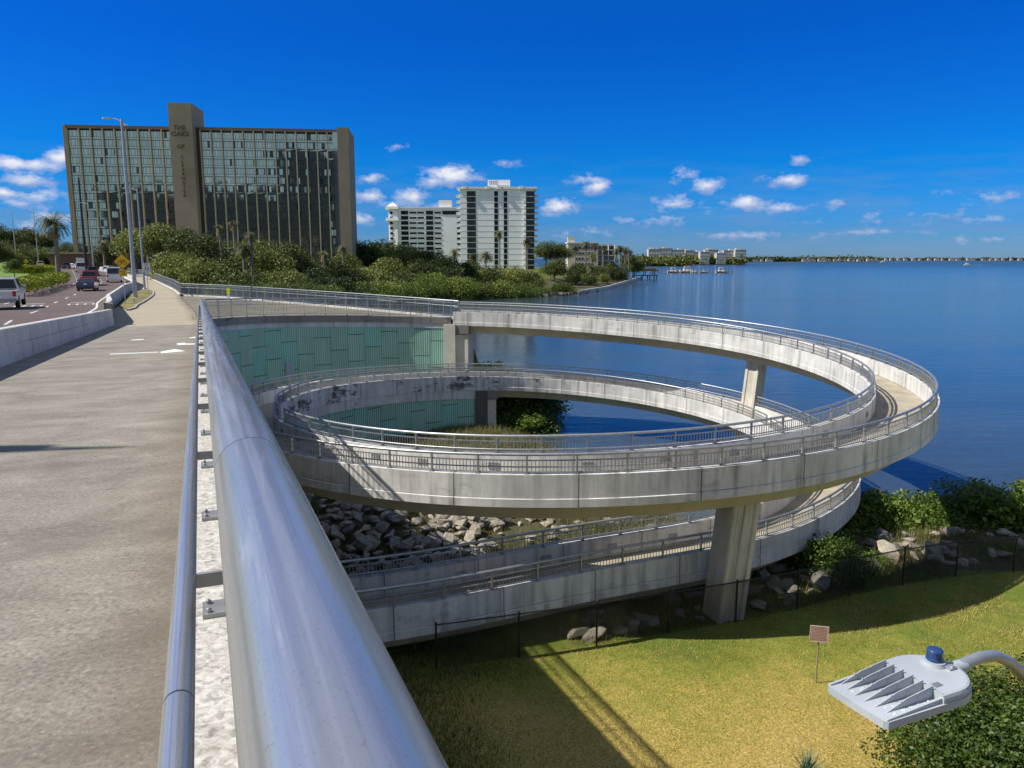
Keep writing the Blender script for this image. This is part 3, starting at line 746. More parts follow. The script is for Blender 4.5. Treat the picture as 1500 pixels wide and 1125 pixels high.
def frond_crown(rg, n, L, droop, nl, width, mat, name, up=.6, dry=False):
    V = []; Fq = []; Rn = []
    for k in range(n):
        az = rg.uniform(0, 6.283); e0 = rg.uniform(-.35, 1.25) if not dry else rg.uniform(-1.3, -.6)
        p = np.array([0, 0, 0.]); d = np.array([math.cos(az)*math.cos(e0), math.sin(az)*math.cos(e0), math.sin(e0)]); side = np.array([-math.sin(az), math.cos(az), 0])
        st = L*rg.uniform(.8, 1.1)/nl; b = rg.uniform(0, 1)
        for j in range(nl):
            q = p+d*st; t = (j+.5)/nl; wd = width*math.sin(min(1, t*1.35+.18)*2.7)*1.0+.01
            for sg in (-1, 1):
                for z in range(2):
                    o = p+(q-p)*z*.5; tip = o+side*sg*wd+d*wd*.55+np.array([0, 0, -wd*.35]); i = len(V)
                    V += [o, o+d*st*.22, tip, tip-d*st*.05]; Fq.append((i, i+1, i+2, i+3)); Rn.append(b*.6+rg.uniform(0, .4))
            i = len(V); V += [p-side*.012*L, p+side*.012*L, q+side*.008*L, q-side*.008*L]; Fq.append((i, i+1, i+2, i+3)); Rn.append(b)
            p = q; d = d+np.array([0, 0, -droop/nl*(1+t)]); d /= np.linalg.norm(d)
    return npmesh(name, np.array(V), np.array(Fq), mat, np.array(Rn))
PALM = {'date': [(frond_crown(np.random.default_rng(80+i), 62, 1.0, 1.5, 7, .17, M['palm'], 'date_crown'), frond_crown(np.random.default_rng(90+i), 16, .7, .6, 5, .12, M['drypalm'], 'date_skirt', dry=True)) for i in range(2)],
        'fan': [(frond_crown(np.random.default_rng(85+i), 34, 1.0, 1.7, 4, .30, M['palm'], 'fan_crown'), frond_crown(np.random.default_rng(95+i), 22, .85, .5, 4, .22, M['drypalm'], 'fan_skirt', dry=True)) for i in range(2)]}
def palm(kind, label, x, y, ztop, r, zb, group=None, tr=.22, skirt=True):
    root = thing('palm_tree', label, 'palm tree', (x, y, zb), random.uniform(0, 6.28), group)
    pr = PALM[kind][random.randrange(2)]; hz = ztop-zb-r*.55
    o = link('crown', pr[0], root, (0, 0, hz)); o.scale = (r, r, r)
    if skirt: o = link('dead_frond', pr[1], root, (0, 0, hz-.05*r)); o.scale = (r, r, r)
    m = MB(); q = [(0, 0, -.5)]; b = random.uniform(-.03, .03)
    for k in range(1, 7): q.append((b*k*k*.3, .02*k, hz*k/6))
    q[-1] = (0, 0, hz); q[-2] = (q[-2][0]*.5, q[-2][1]*.5, q[-2][2])
    m.tube(q, [tr*1.25, tr*1.05, tr, tr*.95, tr*.95, tr*1.0, tr*1.1], 7); m.build('trunk', M['palmbark'], root)
    return root
ORD = 'first second third fourth fifth sixth seventh eighth ninth tenth eleventh twelfth thirteenth fourteenth fifteenth sixteenth seventeenth eighteenth nineteenth twentieth twenty-first twenty-second twenty-third twenty-fourth twenty-fifth twenty-sixth twenty-seventh twenty-eighth twenty-ninth thirtieth'.split()
def gz(x, y): return float(ground_z(np.array([float(x)]), np.array([float(y)]))[0])
def px_tree(kind, name, label, px, top, wpx, Yd, group=None, hk=.42, cat='tree'):
    p = at(px, top, Yd); d = (Yd*math.cos(PIT)-(p.z-EYE)*math.sin(PIT)); w = wpx*d/F
    h = w*hk; root = tree(kind, name, label, p.x, p.y, p.z, w, group=group, cat=cat, h=h)
    return root
# -- bright mangrove thicket just beyond the plaza
row = [(325, 408, 60, 118), (362, 402, 70, 122), (402, 404, 66, 120), (440, 404, 70, 124), (478, 408, 66, 128), (520, 400, 78, 160), (556, 398, 80, 178), (595, 402, 70, 196), (628, 404, 62, 205)]
for i, r in enumerate(row): px_tree('mang', 'mangrove_bush', f'bright green mangrove bush, {ORD[i]} from the left behind the plaza railing', *r, 'mangrove bushes lit behind the plaza', .40, 'bush')
row = [(500, 388, 74, 214), (545, 384, 80, 222), (588, 390, 72, 222), (632, 386, 70, 228), (672, 392, 70, 230), (702, 402, 56, 238), (735, 400, 62, 240), (768, 404, 56, 246), (790, 412, 40, 250)]
for i, r in enumerate(row): px_tree('mang', 'mangrove_tree', f'dark mangrove tree, {ORD[i]} from the left along the near shoreline', *r, 'mangrove trees along the shore', .48)
px_tree('mang', 'shore_bush', 'rounded light green bush on the rocky point by the grass strip', 824, 406, 44, 262, None, .46, 'bush')
row = [(470, 386, 70, 190), (505, 380, 80, 196), (545, 384, 80, 200), (585, 392, 70, 206), (440, 392, 70, 150), (488, 396, 70, 158)]
for i, r in enumerate(row): px_tree('oak', 'thicket_tree', f'mid green tree, {ORD[i]} of the thicket filling behind the mangrove bushes', *r, 'thicket behind the mangroves', .5)
# -- oak belt in front of the hotel
row = [(158, 352, 50, 205), (196, 330, 70, 195), (232, 322, 74, 190), (268, 326, 72, 182), (300, 336, 70, 178), (256, 362, 90, 150), (300, 370, 86, 145), (345, 352, 80, 168), (385, 346, 96, 160), (420, 350, 74, 172), (444, 366, 64, 176), (350, 384, 90, 136), (412, 384, 90, 140), (462, 384, 74, 160), (482, 374, 64, 196)]
for i, r in enumerate(row): px_tree('oak', 'oak_tree', f'dense dark green tree, {ORD[i]} of those massed below the brown glass hotel', *r, 'trees below the hotel', .48)
row = [(524, 346, 64, 262), (556, 344, 70, 268), (590, 352, 66, 262), (622, 358, 60, 262), (652, 366, 60, 260), (508, 362, 56, 240), (572, 368, 70, 244), (618, 374, 66, 242), (690, 376, 50, 262), (716, 384, 56, 256), (748, 386, 60, 262), (776, 392, 50, 262), (655, 386, 56, 244)]
for i, r in enumerate(row): px_tree('oak', 'oak_tree', f'leafy green tree, {ORD[i]} of the belt between the hotel and white towers', *r, 'trees between the hotel and the white towers', .48)
row = [(800, 350, 40, 330), (822, 352, 40, 335), (812, 372, 44, 320), (846, 380, 40, 330), (872, 384, 36, 350), (894, 380, 34, 380), (930, 372, 34, 430), (906, 384, 40, 400), (862, 396, 30, 320), (838, 394, 30, 300), (884, 398, 22, 345)]
for i, r in enumerate(row): px_tree('oak', 'garden_tree', f'garden tree, {ORD[i]} of those round the beige apartment block', *r, 'trees round the beige apartments', .5)
# -- left edge, beyond the road
row = [(-14, 345, 44, 210), (8, 356, 40, 215), (30, 358, 40, 235), (50, 362, 36, 260), (70, 360, 40, 262), (92, 362, 36, 258), (112, 358, 30, 262), (-10, 322, 60, 330), (14, 330, 50, 330), (40, 328, 50, 340), (66, 336, 40, 340), (-5, 348, 40, 240), (30, 350, 46, 280), (55, 356, 40, 300), (96, 352, 34, 300)]
for i, r in enumerate(row): px_tree('oak', 'roadside_tree', f'dark tree, {ORD[i]} from the left edge beyond the road', *r, 'trees beyond the road', .5)
# -- palms
def px_palm(kind, label, px, top, rpx, Yd, zb, **k):
    p = at(px, top, Yd); d = Yd*math.cos(PIT)-(p.z-EYE)*math.sin(PIT); r = rpx*d/F
    return palm(kind, label, p.x, p.y, p.z, r, zb, **k)
px_palm('date', 'large shaggy date palm on the grass median beside the road', 77, 310, 33, 150, 8.9, tr=.42, skirt=True)
PL = [('fan', 'tall slim palm standing before the middle of the white tower', 732, 336, 11, 345, 3), ('fan', 'tall palm before the right balconies of the white tower', 773, 348, 12, 335, 3),
      ('fan', 'palm between the two white towers above the tree belt', 666, 362, 11, 300, 4), ('date', 'bushy date palm at the foot of the white tower', 712, 366, 16, 320, 3), ('fan', 'small palm left of the bushy date palm by the white tower', 694, 370, 12, 320, 3),
      ('fan', 'shaggy palm, left of a close pair below the hotel', 342, 322, 12, 178, 7), ('fan', 'shaggy palm, right of a close pair below the hotel', 321, 328, 12, 176, 7), ('date', 'low spreading palm over the mangroves below the hotel', 356, 352, 20, 150, 7), ('fan', 'thin palm with a clear trunk behind the plaza bushes', 366, 338, 12, 150, 7),
      ('fan', 'palm beside the right end of the hotel', 503, 356, 13, 222, 6), ('fan', 'short palm at the end of the oak mass by the hotel', 474, 366, 13, 190, 6), ('fan', 'palm among roadside oaks left of the tall street lamp', 150, 350, 14, 200, 8.5),
      ('date', 'brown skirted palm nearest the white tower on its right', 806, 364, 15, 330, 2), ('fan', 'palm before the left gable of the beige apartments', 843, 358, 10, 380, 2), ('fan', 'palm over the roofline of the beige apartments', 858, 352, 10, 385, 2), ('fan', 'palm before the centre of the beige apartments', 872, 354, 9, 385, 2), ('date', 'wide palm at the foot of the beige apartments', 868, 368, 13, 360, 2), ('fan', 'palm before the glass balconies of the beige apartments', 884, 358, 9, 380, 2),
      ('date', 'low date palm on the lawn by the sea wall', 866, 386, 13, 330, 1.5)]
for i, (x, y, r) in enumerate([(903, 362, 9), (909, 358, 10), (916, 360, 10), (922, 364, 9), (912, 370, 11), (928, 372, 8), (901, 374, 9)]): PL.append(('fan', f'shaggy palm, {ORD[i]} of the clump at the end of the shore', x, y, r, 415+i*4, 2))
for k, lab, x, y, r, Yd, zb in PL: px_palm(k, lab, x, y, r, Yd, zb, tr=.3)
# -- clipped hedges and grass median beside the road
def hedge(name, label, pts, w, h, mat, n, leaf, seed):
    rg = np.random.default_rng(seed); P, s = resample(np.array(pts, float), .5)
    i = rg.integers(0, len(P), n); C = P[i]+np.stack([rg.uniform(-.5, .5, n)*w, rg.uniform(-.5, .5, n)*w, np.zeros(n)], -1)
    z = rg.uniform(0, 1, n)**.5; C[:, 2] += z*h+.08*np.sin(C[:, 0]*1.7)+.08*np.cos(C[:, 1]*2.1)
    o = link(name, leaves_mesh(name, C, leaf, mat, rg, .3)); return tag(o, label, 'hedge')
# -- leaning tree inside the spiral and the shore trees
def shore_tree(label, x, y, w, h, zc, kind='shore', name='shore_tree'):
    root = thing(name, label, 'tree', (x, y, zc), random.uniform(0, 6), None); root.scale = (w/2, w/2, h/2)
    tv = VAR[kind][random.randrange(len(VAR[kind]))]; link('trunk', tv[0], root); link('crown', tv[1], root)
p = at(765, 612, 56); shore_tree('dark round mangrove tree inside the spiral beside the wall pier', p.x-.6, 57, 8.0, 5.0, 1.6)
shore_tree('low dark mangrove skirt at the foot of the round mangrove', .8, 55.2, 7.0, 3.6, .6)
p = at(728, 600, 60); shore_tree('tall shadowed mangrove behind the wall pier of the second turn', p.x-1.0, 60, 7, 6.0, 2.6)
p = at(702, 590, 66); shore_tree('bright sprawling shrub beyond the wall pier at the water edge', p.x-2, 68, 5, 2.6, .6)
ST = [('dark weedy shrub under the lowest ramp left of the column', 985, 888, 24.6, 2.4, 1.5), ('dark shrub hugging the fence right of the front column', 1150, 872, 26.0, 2.6, 2.0), ('leafy shrub rising between fence and boulders near the palmetto', 1296, 846, 27.6, 2.6, 2.0), ('shaded shrub beside the fence, second from the right frame edge', 1432, 826, 28.8, 2.8, 1.8), ('thick dark bush at the water edge below the lowest ramp curve', 1200, 790, 33.5, 4.0, 3.4), ('broad bright bush between the two lit shore trees', 1322, 786, 33.6, 4.6, 3.2), ('low dark shrub against the fence below the right shore trees', 1330, 838, 28.6, 2.6, 1.5), ('wide low shrub at the right frame edge behind the fence', 1465, 822, 29.2, 3.8, 1.7), ('small shrub between boulders left of the right frame edge', 1400, 822, 29.8, 2.4, 1.4), ('leafy shore tree with bright top beside the lowest ramp', 1290, 772, 34, 5.4, 4.6), ('lit shore tree, right neighbour of the one beside the ramp', 1352, 772, 33.4, 5.2, 4.4), ('shaded shore tree between the lit trees and the frame edge', 1412, 768, 35, 4.6, 3.8),
      ('large dark shore tree at the right edge of the water', 1492, 745, 33, 6.4, 5.6), ('dark shadowed tree behind the bright shore tree', 1232, 800, 31.5, 4.6, 4.0), ('spindly shrub leaning on the fence near the column', 1216, 830, 26.6, 3.2, 3.6),
      ('dark low shrub behind the fence right of the ramp', 1170, 845, 29.5, 2.6, 2.6), ('half shaded shrub between fence and shore trees', 1258, 842, 27.6, 3.4, 2.8)]
for lab, px, py, Yd, w, h in ST: p = at(px, py, Yd); shore_tree(lab, p.x, p.y, w, h, p.z)
# big dark leaved bush under the street lamp, bottom right
rgb = np.random.default_rng(77); Pn, On, Rn, _ = crown_points(rgb, 84000, 80, .75, (.22, .36), .35)
bm = leaves_mesh('bush_foliage', Pn, .0145, M['near'], rgb, .35, On, .7, Rn, .55)
bush = thing('round_bush', 'dense glossy green bush below the grey street lamp', 'bush', (11.2, 14.2, 1.9)); bush.scale = (3.5, 3.0, 2.9); link('foliage', bm, bush)
m = MB()
for k in range(9): a = k*.7; m.tube([(0, 0, -.9), (.25*math.cos(a), .25*math.sin(a), -.4), (.6*math.cos(a), .6*math.sin(a), .2)], [.03, .02, .01], 5)
m.build('stem', M['bark'], bush)
def spiky(name, label, loc, n, L, w, mat, seed, cat='plant', e=(.5, 1.5), droop=.5):
    rg = np.random.default_rng(seed); V = []; Fq = []; Rn = []
    for k in range(n):
        az = rg.uniform(0, 6.283); el = rg.uniform(*e); d = np.array([math.cos(az)*math.cos(el), math.sin(az)*math.cos(el), math.sin(el)]); sd = np.array([-math.sin(az), math.cos(az), 0]); l = L*rg.uniform(.6, 1.1); p = np.array([rg.normal(0, .06)*L, rg.normal(0, .06)*L, 0]); b = rg.uniform()
        for j in range(3):
            q = p+d*l/3; w0 = w*(1-j/3.3); w1 = w*(1-(j+1)/3.02); i = len(V)
            V += [p-sd*w0/2, p+sd*w0/2, q+sd*w1/2, q-sd*w1/2]; Fq.append((i, i+1, i+2, i+3)); Rn.append(b); p = q; d = d+np.array([0, 0, -droop*.33]); d /= np.linalg.norm(d)
    o = link(name, npmesh(name, np.array(V), np.array(Fq), mat, np.array(Rn)), None, loc); return tag(o, label, cat)
M['agave'] = leafmat('agave_leaves', (.05, .09, .06), (.11, .17, .12), (.2, .28, .2), .1)
p = at(1183, 1124, 15.6); spiky('agave_plant', 'spiky blue green agave at the bottom edge of the lawn', (p.x, p.y, .8), 90, .62, .035, M['agave'], 5, droop=.1)
M['fanleaf'] = leafmat('palmetto_leaves', (.16, .24, .03), (.24, .34, .05), (.34, .42, .09), .35)
p = at(1332, 800, 30.5); spiky('palmetto', 'bright yellow green palmetto fan in front of the shore trees', (p.x, p.y, p.z-.3), 70, 1.0, .10, M['fanleaf'], 6, e=(.1, 1.4), droop=.3)
for i, (px, py, Yd, L) in enumerate([(835, 940, 22.2, .95), (868, 938, 22.4, .7), (902, 935, 22.3, .6)]):
    p = at(px, py, Yd); spiky('grass_clump', f'tall pale grass clump growing through the black fence, {ORD[i]} from the left', (p.x, p.y, .75), 150, L, .022, M['blade'], 20+i, 'grass', (.6, 1.5), .8)
for i, (px, py, Yd, L) in enumerate([(1262, 862, 26.8, 1.0), (1290, 850, 27.2, .9), (1330, 850, 27.3, 1.0), (1372, 838, 27.6, .9), (1410, 830, 28.2, .9), (1450, 832, 28, .8), (1490, 835, 28, .9), (1205, 810, 27, .4), (1148, 780, 30, .4)]):
    p = at(px, py, Yd); spiky('weed_clump', f'dry weed clump, {ORD[i]} along the fence right of the ramp', (p.x, p.y, max(.4, p.z-.2)), 170, L, .022, M['blade'] if i % 2 else M['dry'], 40+i, 'weeds', (.4, 1.5), .8)

# ---- lawn blades and rough ground cover
def blades(name, label, x0, x1, y0, y1, n, L, w, mat, seed, test=None, cat='grass'):
    rg = np.random.default_rng(seed); x = rg.uniform(x0, x1, n); y = rg.uniform(y0, y1, n); z = ground_z(x, y)
    k = np.ones(n, bool) if test is None else test(x, y, z, rg); x, y, z = x[k], y[k], z[k]; n = len(x)
    az = rg.uniform(0, 6.283, n); l = L*rg.uniform(.5, 1.4, n); ln = rg.uniform(.2, .9, n)
    b = np.stack([x, y, z-.01], -1); sd = np.stack([-np.sin(az), np.cos(az), 0*az], -1)*w/2
    tip = b+np.stack([np.cos(az)*ln*l, np.sin(az)*ln*l, l], -1)
    V = np.stack([b-sd, b+sd, tip], 1).reshape(-1, 3); Fq = np.arange(3*n).reshape(-1, 3)
    patch = .5+.5*np.sin(x*1.3+np.sin(y*1.7)*1.2)*np.sin(y*.9+1.1*np.sin(x*.8))
    o = link(name, npmesh(name, V, Fq, mat, np.clip(patch*.6+rg.uniform(-.1, .55, n), 0, 1))); return tag(o, label, cat, kind='stuff')
def infr(x, y, z, rg):
    fy = np.interp(x, [p[0] for p in FENCE], [p[1] for p in FENCE]); return (y < fy+.2) & (x < y*.74+1.5) & (x > -3.5)
blades('lawn_grass', 'straw yellow and green mown lawn grass below the ramp', -3.5, 21, 13.2, 27.5, 340000, .055, .013, M['lawnblade'], 1, infr)
def rough_t(x, y, z, rg):
    fy = np.interp(x, [p[0] for p in FENCE], [p[1] for p in FENCE]); g = np.sin(x*.9+1)*np.cos(y*.7)+rg.normal(0, .45, len(x))
    return (y > fy+.1) & (z > .05) & (z < 3.2) & (g > -.15) & (x > -9)
blades('ground_cover', 'patchy green and brown weeds covering the bank inside the spiral', -9, 30, 21, 52, 150000, .30, .03, M['blade'], 2, rough_t, 'weeds')
blades('dry_weeds', 'brown dry weeds between the boulders on the bank', -9, 30, 21, 52, 60000, .38, .026, M['dry'], 4, rough_t, 'weeds')
blades('dark_weeds', 'long shaded grass in the corner under the bridge', -8, 1.5, 13, 21.5, 70000, .14, .016, M['near'], 5, lambda x, y, z, rg: x < -1.2+rg.normal(0, .8, len(x))+.6*np.sin(y*1.3), 'grass')

# ---- boulders
def rock_mesh(seed):
    rg = np.random.default_rng(seed); import bmesh
    bm = bmesh.new(); 
    pts = rg.normal(size=(16, 3)); pts /= np.linalg.norm(pts, axis=1)[:, None]; pts *= np.array([1, .75, .55])*rg.uniform(.8, 1.1, (16, 1))
    for q in pts: bm.verts.new(q)
    r = bmesh.ops.convex_hull(bm, input=bm.verts[:]); 
    for v in [v for v in bm.verts if not v.link_faces]: bm.verts.remove(v)
    bmesh.ops.bevel(bm, geom=bm.edges[:], offset=.035, segments=1, affect='EDGES', clamp_overlap=True)
    me = bpy.data.meshes.new('rock'); bm.to_mesh(me); bm.free(); me.materials.append(M['rock']); return me
def rockmat():
    t = NT('riprap_stone'); ob = t.coord(); oi = t.n('ShaderNodeObjectInfo'); n = t.noise(ob, 2.2, 6, .65); n2 = t.noise(ob, 9, 4, .7)
    col = t.ramp(n, [(.3, (.15, .14, .12)), (.5, (.29, .275, .24)), (.7, (.44, .42, .37))])
    tint = t.ramp(oi.outputs['Random'], [(0., (.62, .62, .64)), (.4, (.8, .78, .74)), (.75, (.95, .9, .8)), (1., (1.25, 1.2, 1.1))])
    col = t.mix(1.0, col, tint, 'MULTIPLY'); col = t.mix(t.ramp(n2, [(.55, 0.), (.7, .5)]), col, (.10, .095, .08)); t.bump(t.math('ADD', n, n2), .6, .06)
    return t.done(col, .9, 0, .3)
M['rock'] = rockmat(); RM = [rock_mesh(200+i) for i in range(12)]
RL = {'a': ('grey angular boulder in the shaded riprap heap below the second turn', 'shaded riprap boulders'), 'b': ('pale riprap boulder on the sunny bank inside the spiral', 'sunny riprap boulders'), 'c': ('boulder behind the black fence under the lowest ramp', 'boulders under the lowest ramp'), 'd': ('boulder of the revetment between the fence and the shore trees', 'revetment boulders at the right')}
REST = []
def rock(x, y, s, g, dz=0., label=None, rg=random, fl=1.):
    if label is None: REST.append((s/math.hypot(x, y), x, y, s, g, dz, rg.random())); return
    return rock_(x, y, s, g, dz, label, rg, fl)
def rock_(x, y, s, g, dz=0., label=None, rg=random, fl=1.):
    o = bpy.data.objects.new('riprap_boulder', RM[rg.randrange(12)]); COL.objects.link(o)
    o.location = (x, y, gz(x, y)+s*.22+dz); o.rotation_euler = (rg.uniform(-.5, .5), rg.uniform(-.5, .5), rg.uniform(0, 6.28)); o.scale = (s*rg.uniform(.8, 1.25), s*rg.uniform(.7, 1.1), s*rg.uniform(.6, .95)*fl)
    if label: tag(o, label, 'boulder')
    else: tag(o, RL[g][0], 'boulder', RL[g][1])
rr = random.Random(5); cnt = 0
for k in range(620):   # shaded heap at left
    x = rr.uniform(-9.5, .6); y = rr.uniform(25.5, 38)
    if x > -.6+.15*(y-30): continue
    rock(x, y, rr.uniform(.16, .50), 'a', rr.uniform(0, .35), rg=rr)
for k in range(95):
    x = rr.gauss(.8, 1.9); y = rr.gauss(33.5, 2.6)
    if sdist(np.array([x]), np.array([y]))[0] > .3 and x > -2.5: rock(x, y, rr.uniform(.16, .42), 'b', 0, rg=rr)
for k in range(105):
    x = rr.uniform(1.2, 12.5); fy = np.interp(x, [p[0] for p in FENCE], [p[1] for p in FENCE]); y = fy+rr.uniform(.5, 5.5)
    rock(x, y, rr.uniform(.2, .55), 'c', 0, rg=rr)
for k in range(90):
    x = rr.uniform(11, 27); fy = np.interp(x, [p[0] for p in FENCE], [p[1] for p in FENCE]); y = fy+rr.uniform(.9, 4.5)
    rock(x, y, rr.uniform(.18, .5), 'd', 0, rg=rr)
for lab, px, py, Yd, s in [('large flat pale slab tilted on the sunny bank inside the spiral', 641, 768, 33.5, .75), ('wide pale boulder at the top of the sunny bank', 652, 752, 35.5, .8), ('square block half lit at the edge of the shaded heap', 537, 808, 28, .6),
                           ('large pale boulder behind the fence right of the column', 1200, 880, 25.6, .75), ('tall upright boulder behind the fence by the shore trees', 1299, 838, 28.3, .62), ('rounded pale boulder right of the upright one', 1364, 832, 28.6, .6), ('bright flat slab lying under the lowest ramp', 1148, 845, 29.5, .6)]:
    p = at(px, py, Yd); rock(p.x, p.y, s, 'b', .12, lab, rr)
REST.sort(reverse=True); few = MB()
for k, (q, x, y, s_, g, dz, sd_) in enumerate(REST):
    rg_ = random.Random(int(sd_*1e9))
    if k < 285: rock_(x, y, s_, g, dz, None, rg_); continue
    me = RM[rg_.randrange(12)]; T_ = Euler((rg_.uniform(-.5, .5), rg_.uniform(-.5, .5), rg_.uniform(0, 6.28))).to_matrix(); sc_ = Vector((s_*rg_.uniform(.8, 1.2), s_*rg_.uniform(.7, 1.1), s_*rg_.uniform(.6, .9))); o_ = Vector((x, y, gz(x, y)+s_*.2+dz))
    few.add([T_@Vector((v.co.x*sc_.x, v.co.y*sc_.y, v.co.z*sc_.z))+o_ for v in me.vertices], [tuple(f.vertices) for f in me.polygons])
tag(few.build('riprap_rubble', M['rock']), 'small broken riprap stones filling the gaps between the boulders', 'rubble', kind='stuff')
# rocky point further along the shore
for k in range(34):
    t = rr.uniform(0, 1); x = 3+24*t+rr.uniform(-.8, .8); y = np.interp(x, [-12, 10, 22, 36], [239, 246, 262, 300])-.3
    rock(x, y, rr.uniform(.6, 1.3), 'b', .1, rg=rr) if False else None
m_ = MB()
for k in range(70):
    x = rr.uniform(6, 34); y = np.interp(x, [-12, 10, 22, 36], [239, 246, 262, 300])+rr.uniform(-.6, 1.2); s = rr.uniform(.5, 1.1)
    m_.box((x, y, .35+rr.uniform(-.1, .4)), (s*1.4, s, s*.8), rr.uniform(0, 3))
tag(m_.build('shore_rubble', M['rock']), 'low pale rubble along the far rocky point', 'rubble', kind='stuff')

# ---- chain link fence
fence = thing('chain_link_fence', 'black chain link fence at the lawn edge under the ramp', 'fence')
FP, fs_ = resample(np.array([(a, b, .8) for a, b in FENCE if a > -3], float), 2.35)
def fz(x, y): return .78
HF = 1.32
for q in FP: m = MB(); m.tube([(q[0], q[1], .5), (q[0], q[1], .8+HF+.05)], .03, 8); m.lathe([(.034, 0), (.03, .03), (.005, .05)], (q[0], q[1], .8+HF+.05), 8); m.build('post', M['black'], fence)
m = MB(); m.tube([(q[0], q[1], .8+HF) for q in FP], .022, 8); m.build('top_rail', M['black'], fence)
m = MB(); L = fs_[-1]; step = .085
def fpt(s, z): return Vector((np.interp(s, fs_, FP[:, 0]), np.interp(s, fs_, FP[:, 1]), .8+z))
k = 0; s = -HF
while s < L:
    for dr in (1, -1):
        a, b = (s, s+HF) if dr > 0 else (s+HF, s)
        pts_ = []
        for t in np.linspace(0, 1, 5):
            ss = a+(b-a)*t; pts_.append((ss, t*HF))
        for (s0, z0), (s1, z1) in zip(pts_[:-1], pts_[1:]):
            if min(s0, s1) < 0 or max(s0, s1) > L: continue
            m.bar(fpt(s0, z0), fpt(s1, z1), .0065, .0065)
    s += step
m.build('wire_mesh', M['black'], fence)
ys_ = at(654, 905, 21.6)
m = MB(); m.box((0, 0, 0), (.22, .012, .17)); sgn = m.build('warning_sign', simple('yellow_sign', (.75, .50, .02), .5), None, (-1.75, 21.32, 1.78))
tag(sgn, 'small yellow warning sign wired to the black fence', 'sign'); 
m = MB(); m.prism([(-.06, -.05), (.02, .0), (.07, .05), (-.02, .01)], -.009, -.006, 0, Matrix.Rotation(math.pi/2, 3, 'X')); m.build('black_mark', M['black'], sgn)
# ---- notice board on the lawn
sg = thing('notice_sign', 'small faded pink notice sign on a thin post on the lawn', 'sign', (8.26, 19.34, .8), R(-12))
m = MB(); m.tube([(0, 0, -.2), (0, 0, 1.22)], .021, 8); m.build('post', simple('sign_post_paint', (.30, .22, .17), .7), sg)
m = MB(); m.box((0, -.03, 1.43), (.46, .02, .44)); bd = m.build('board', simple('faded_sign_board', (.50, .33, .28), .7), sg)
m = MB()
for i in range(9):
    x = -.19
    while x < .18:
        wd = random.uniform(.02, .06); m.box((x+wd/2, -.0415, 1.60-i*.042), (wd, .002, .014)); x += wd+.014
m.build('lettering', simple('sign_lettering', (.16, .09, .08), .7), bd)
m = MB(); m.bar((-.232, -.03, 1.21), (-.232, -.03, 1.65), .012, .03); m.bar((.232, -.03, 1.21), (.232, -.03, 1.65), .012, .03); m.bar((-.238, -.03, 1.652), (.238, -.03, 1.652), .03, .012); m.bar((-.238, -.03, 1.208), (.238, -.03, 1.208), .03, .012); m.build('frame', simple('sign_frame', (.5, .42, .36), .6), sg)

# ================================================================== STREET LAMP UNDER THE BRIDGE (large in view)
lamp = thing('street_lamp', 'grey flat LED street lamp head with cooling fins seen from above', 'street lamp', (1.64, 3.38, EYE-2.085), math.atan2(.30, .66))
def rrect(L0, L1, w0, w1, n=8):
    """outline: blunt front at L0 (half width w0), rounded rear at L1"""
    pts_ = [(L0+.012, -w0), (L0, -w0+.02), (L0-.004, 0), (L0, w0-.02), (L0+.012, w0)]
    xs_ = L1-.20
    for k in range(n+1):
        a = math.pi/2*(1-k/n); pts_.append((xs_+.20*math.cos(a), w1*math.sin(a)))
    for k in range(1, n+1):
        a = -math.pi/2*k/n; pts_.append((xs_+.20*math.cos(a), w1*math.sin(a)))
    return pts_
ol = rrect(0, .70, .178, .190)
M['lampgrey'] = concrete('lamp_grey_paint', (.44, .48, .52), .0, 0, None, .0)
lg = M['lampgrey'].node_tree.nodes['Principled BSDF']; lg.inputs['Roughness'].default_value = .42; lg.inputs['Specular IOR Level'].default_value = .5; M['lampdark'] = simple('lamp_lens', (.7, .7, .68), .3)
m = MB(); m.prism(ol[::-1], -.050, -.012); m.build('housing', M['lampgrey'], lamp)
m = MB(); ins = [(x*.985+.005, y*.97) for x, y in ol]; mid = [(max(.30, x), y) for x, y in ins if x >= .30]
rear = [(.375, -.182), ]+[(x, y) for x, y in ins[::-1] if x > .38 and y < 0]+[(x, y) for x, y in ins[::-1] if x > .38 and y >= 0]+[(.375, .182)]
# raised smooth rear cover with a soft edge
n_ = len(rear); vs = []
cx = .5
for dz, sc in ((-.014, 1.0), (.012, 1.0), (.026, .965), (.030, .90)):
    for x, y in rear: vs.append((cx+(x-cx)*sc if x > .376 else x, y*sc, dz))
fs = [((j)*n_+i, j*n_+(i+1) % n_, (j+1)*n_+(i+1) % n_, (j+1)*n_+i) for j in range(3) for i in range(n_)]+[tuple(range(3*n_, 4*n_))]
m.add(vs, fs, smooth=False); m.build('rear_cover', M['lampgrey'], lamp)
m = MB()
for y in (-.165, .165):
    m.prism([(.01, -.012), (.375, -.012), (.375, .012), (.01, -.004)], y-.006, y+.006, 0, Matrix(((1, 0, 0), (0, 0, 1), (0, 1, 0))))
m.build('side_wall', M['lampgrey'], lamp)
for i, y in enumerate((-.118, -.063, -.008, .047, .102, .150)):
    m = MB(); m.prism([(.03+.012*abs(i-2.5), -.013), (.378, -.013), (.378, .050), (.20, .028)], y-.0022, y+.0022, 0, Matrix(((1, 0, 0), (0, 0, 1), (0, 1, 0))))
    for x, h in ((.16, .024), (.27, .036)): m.tube([(x, y, -.013), (x, y, h)], .005, 6)
    m.build('cooling_fin', M['lampgrey'], lamp)
m = MB(); rg = random.Random(3)
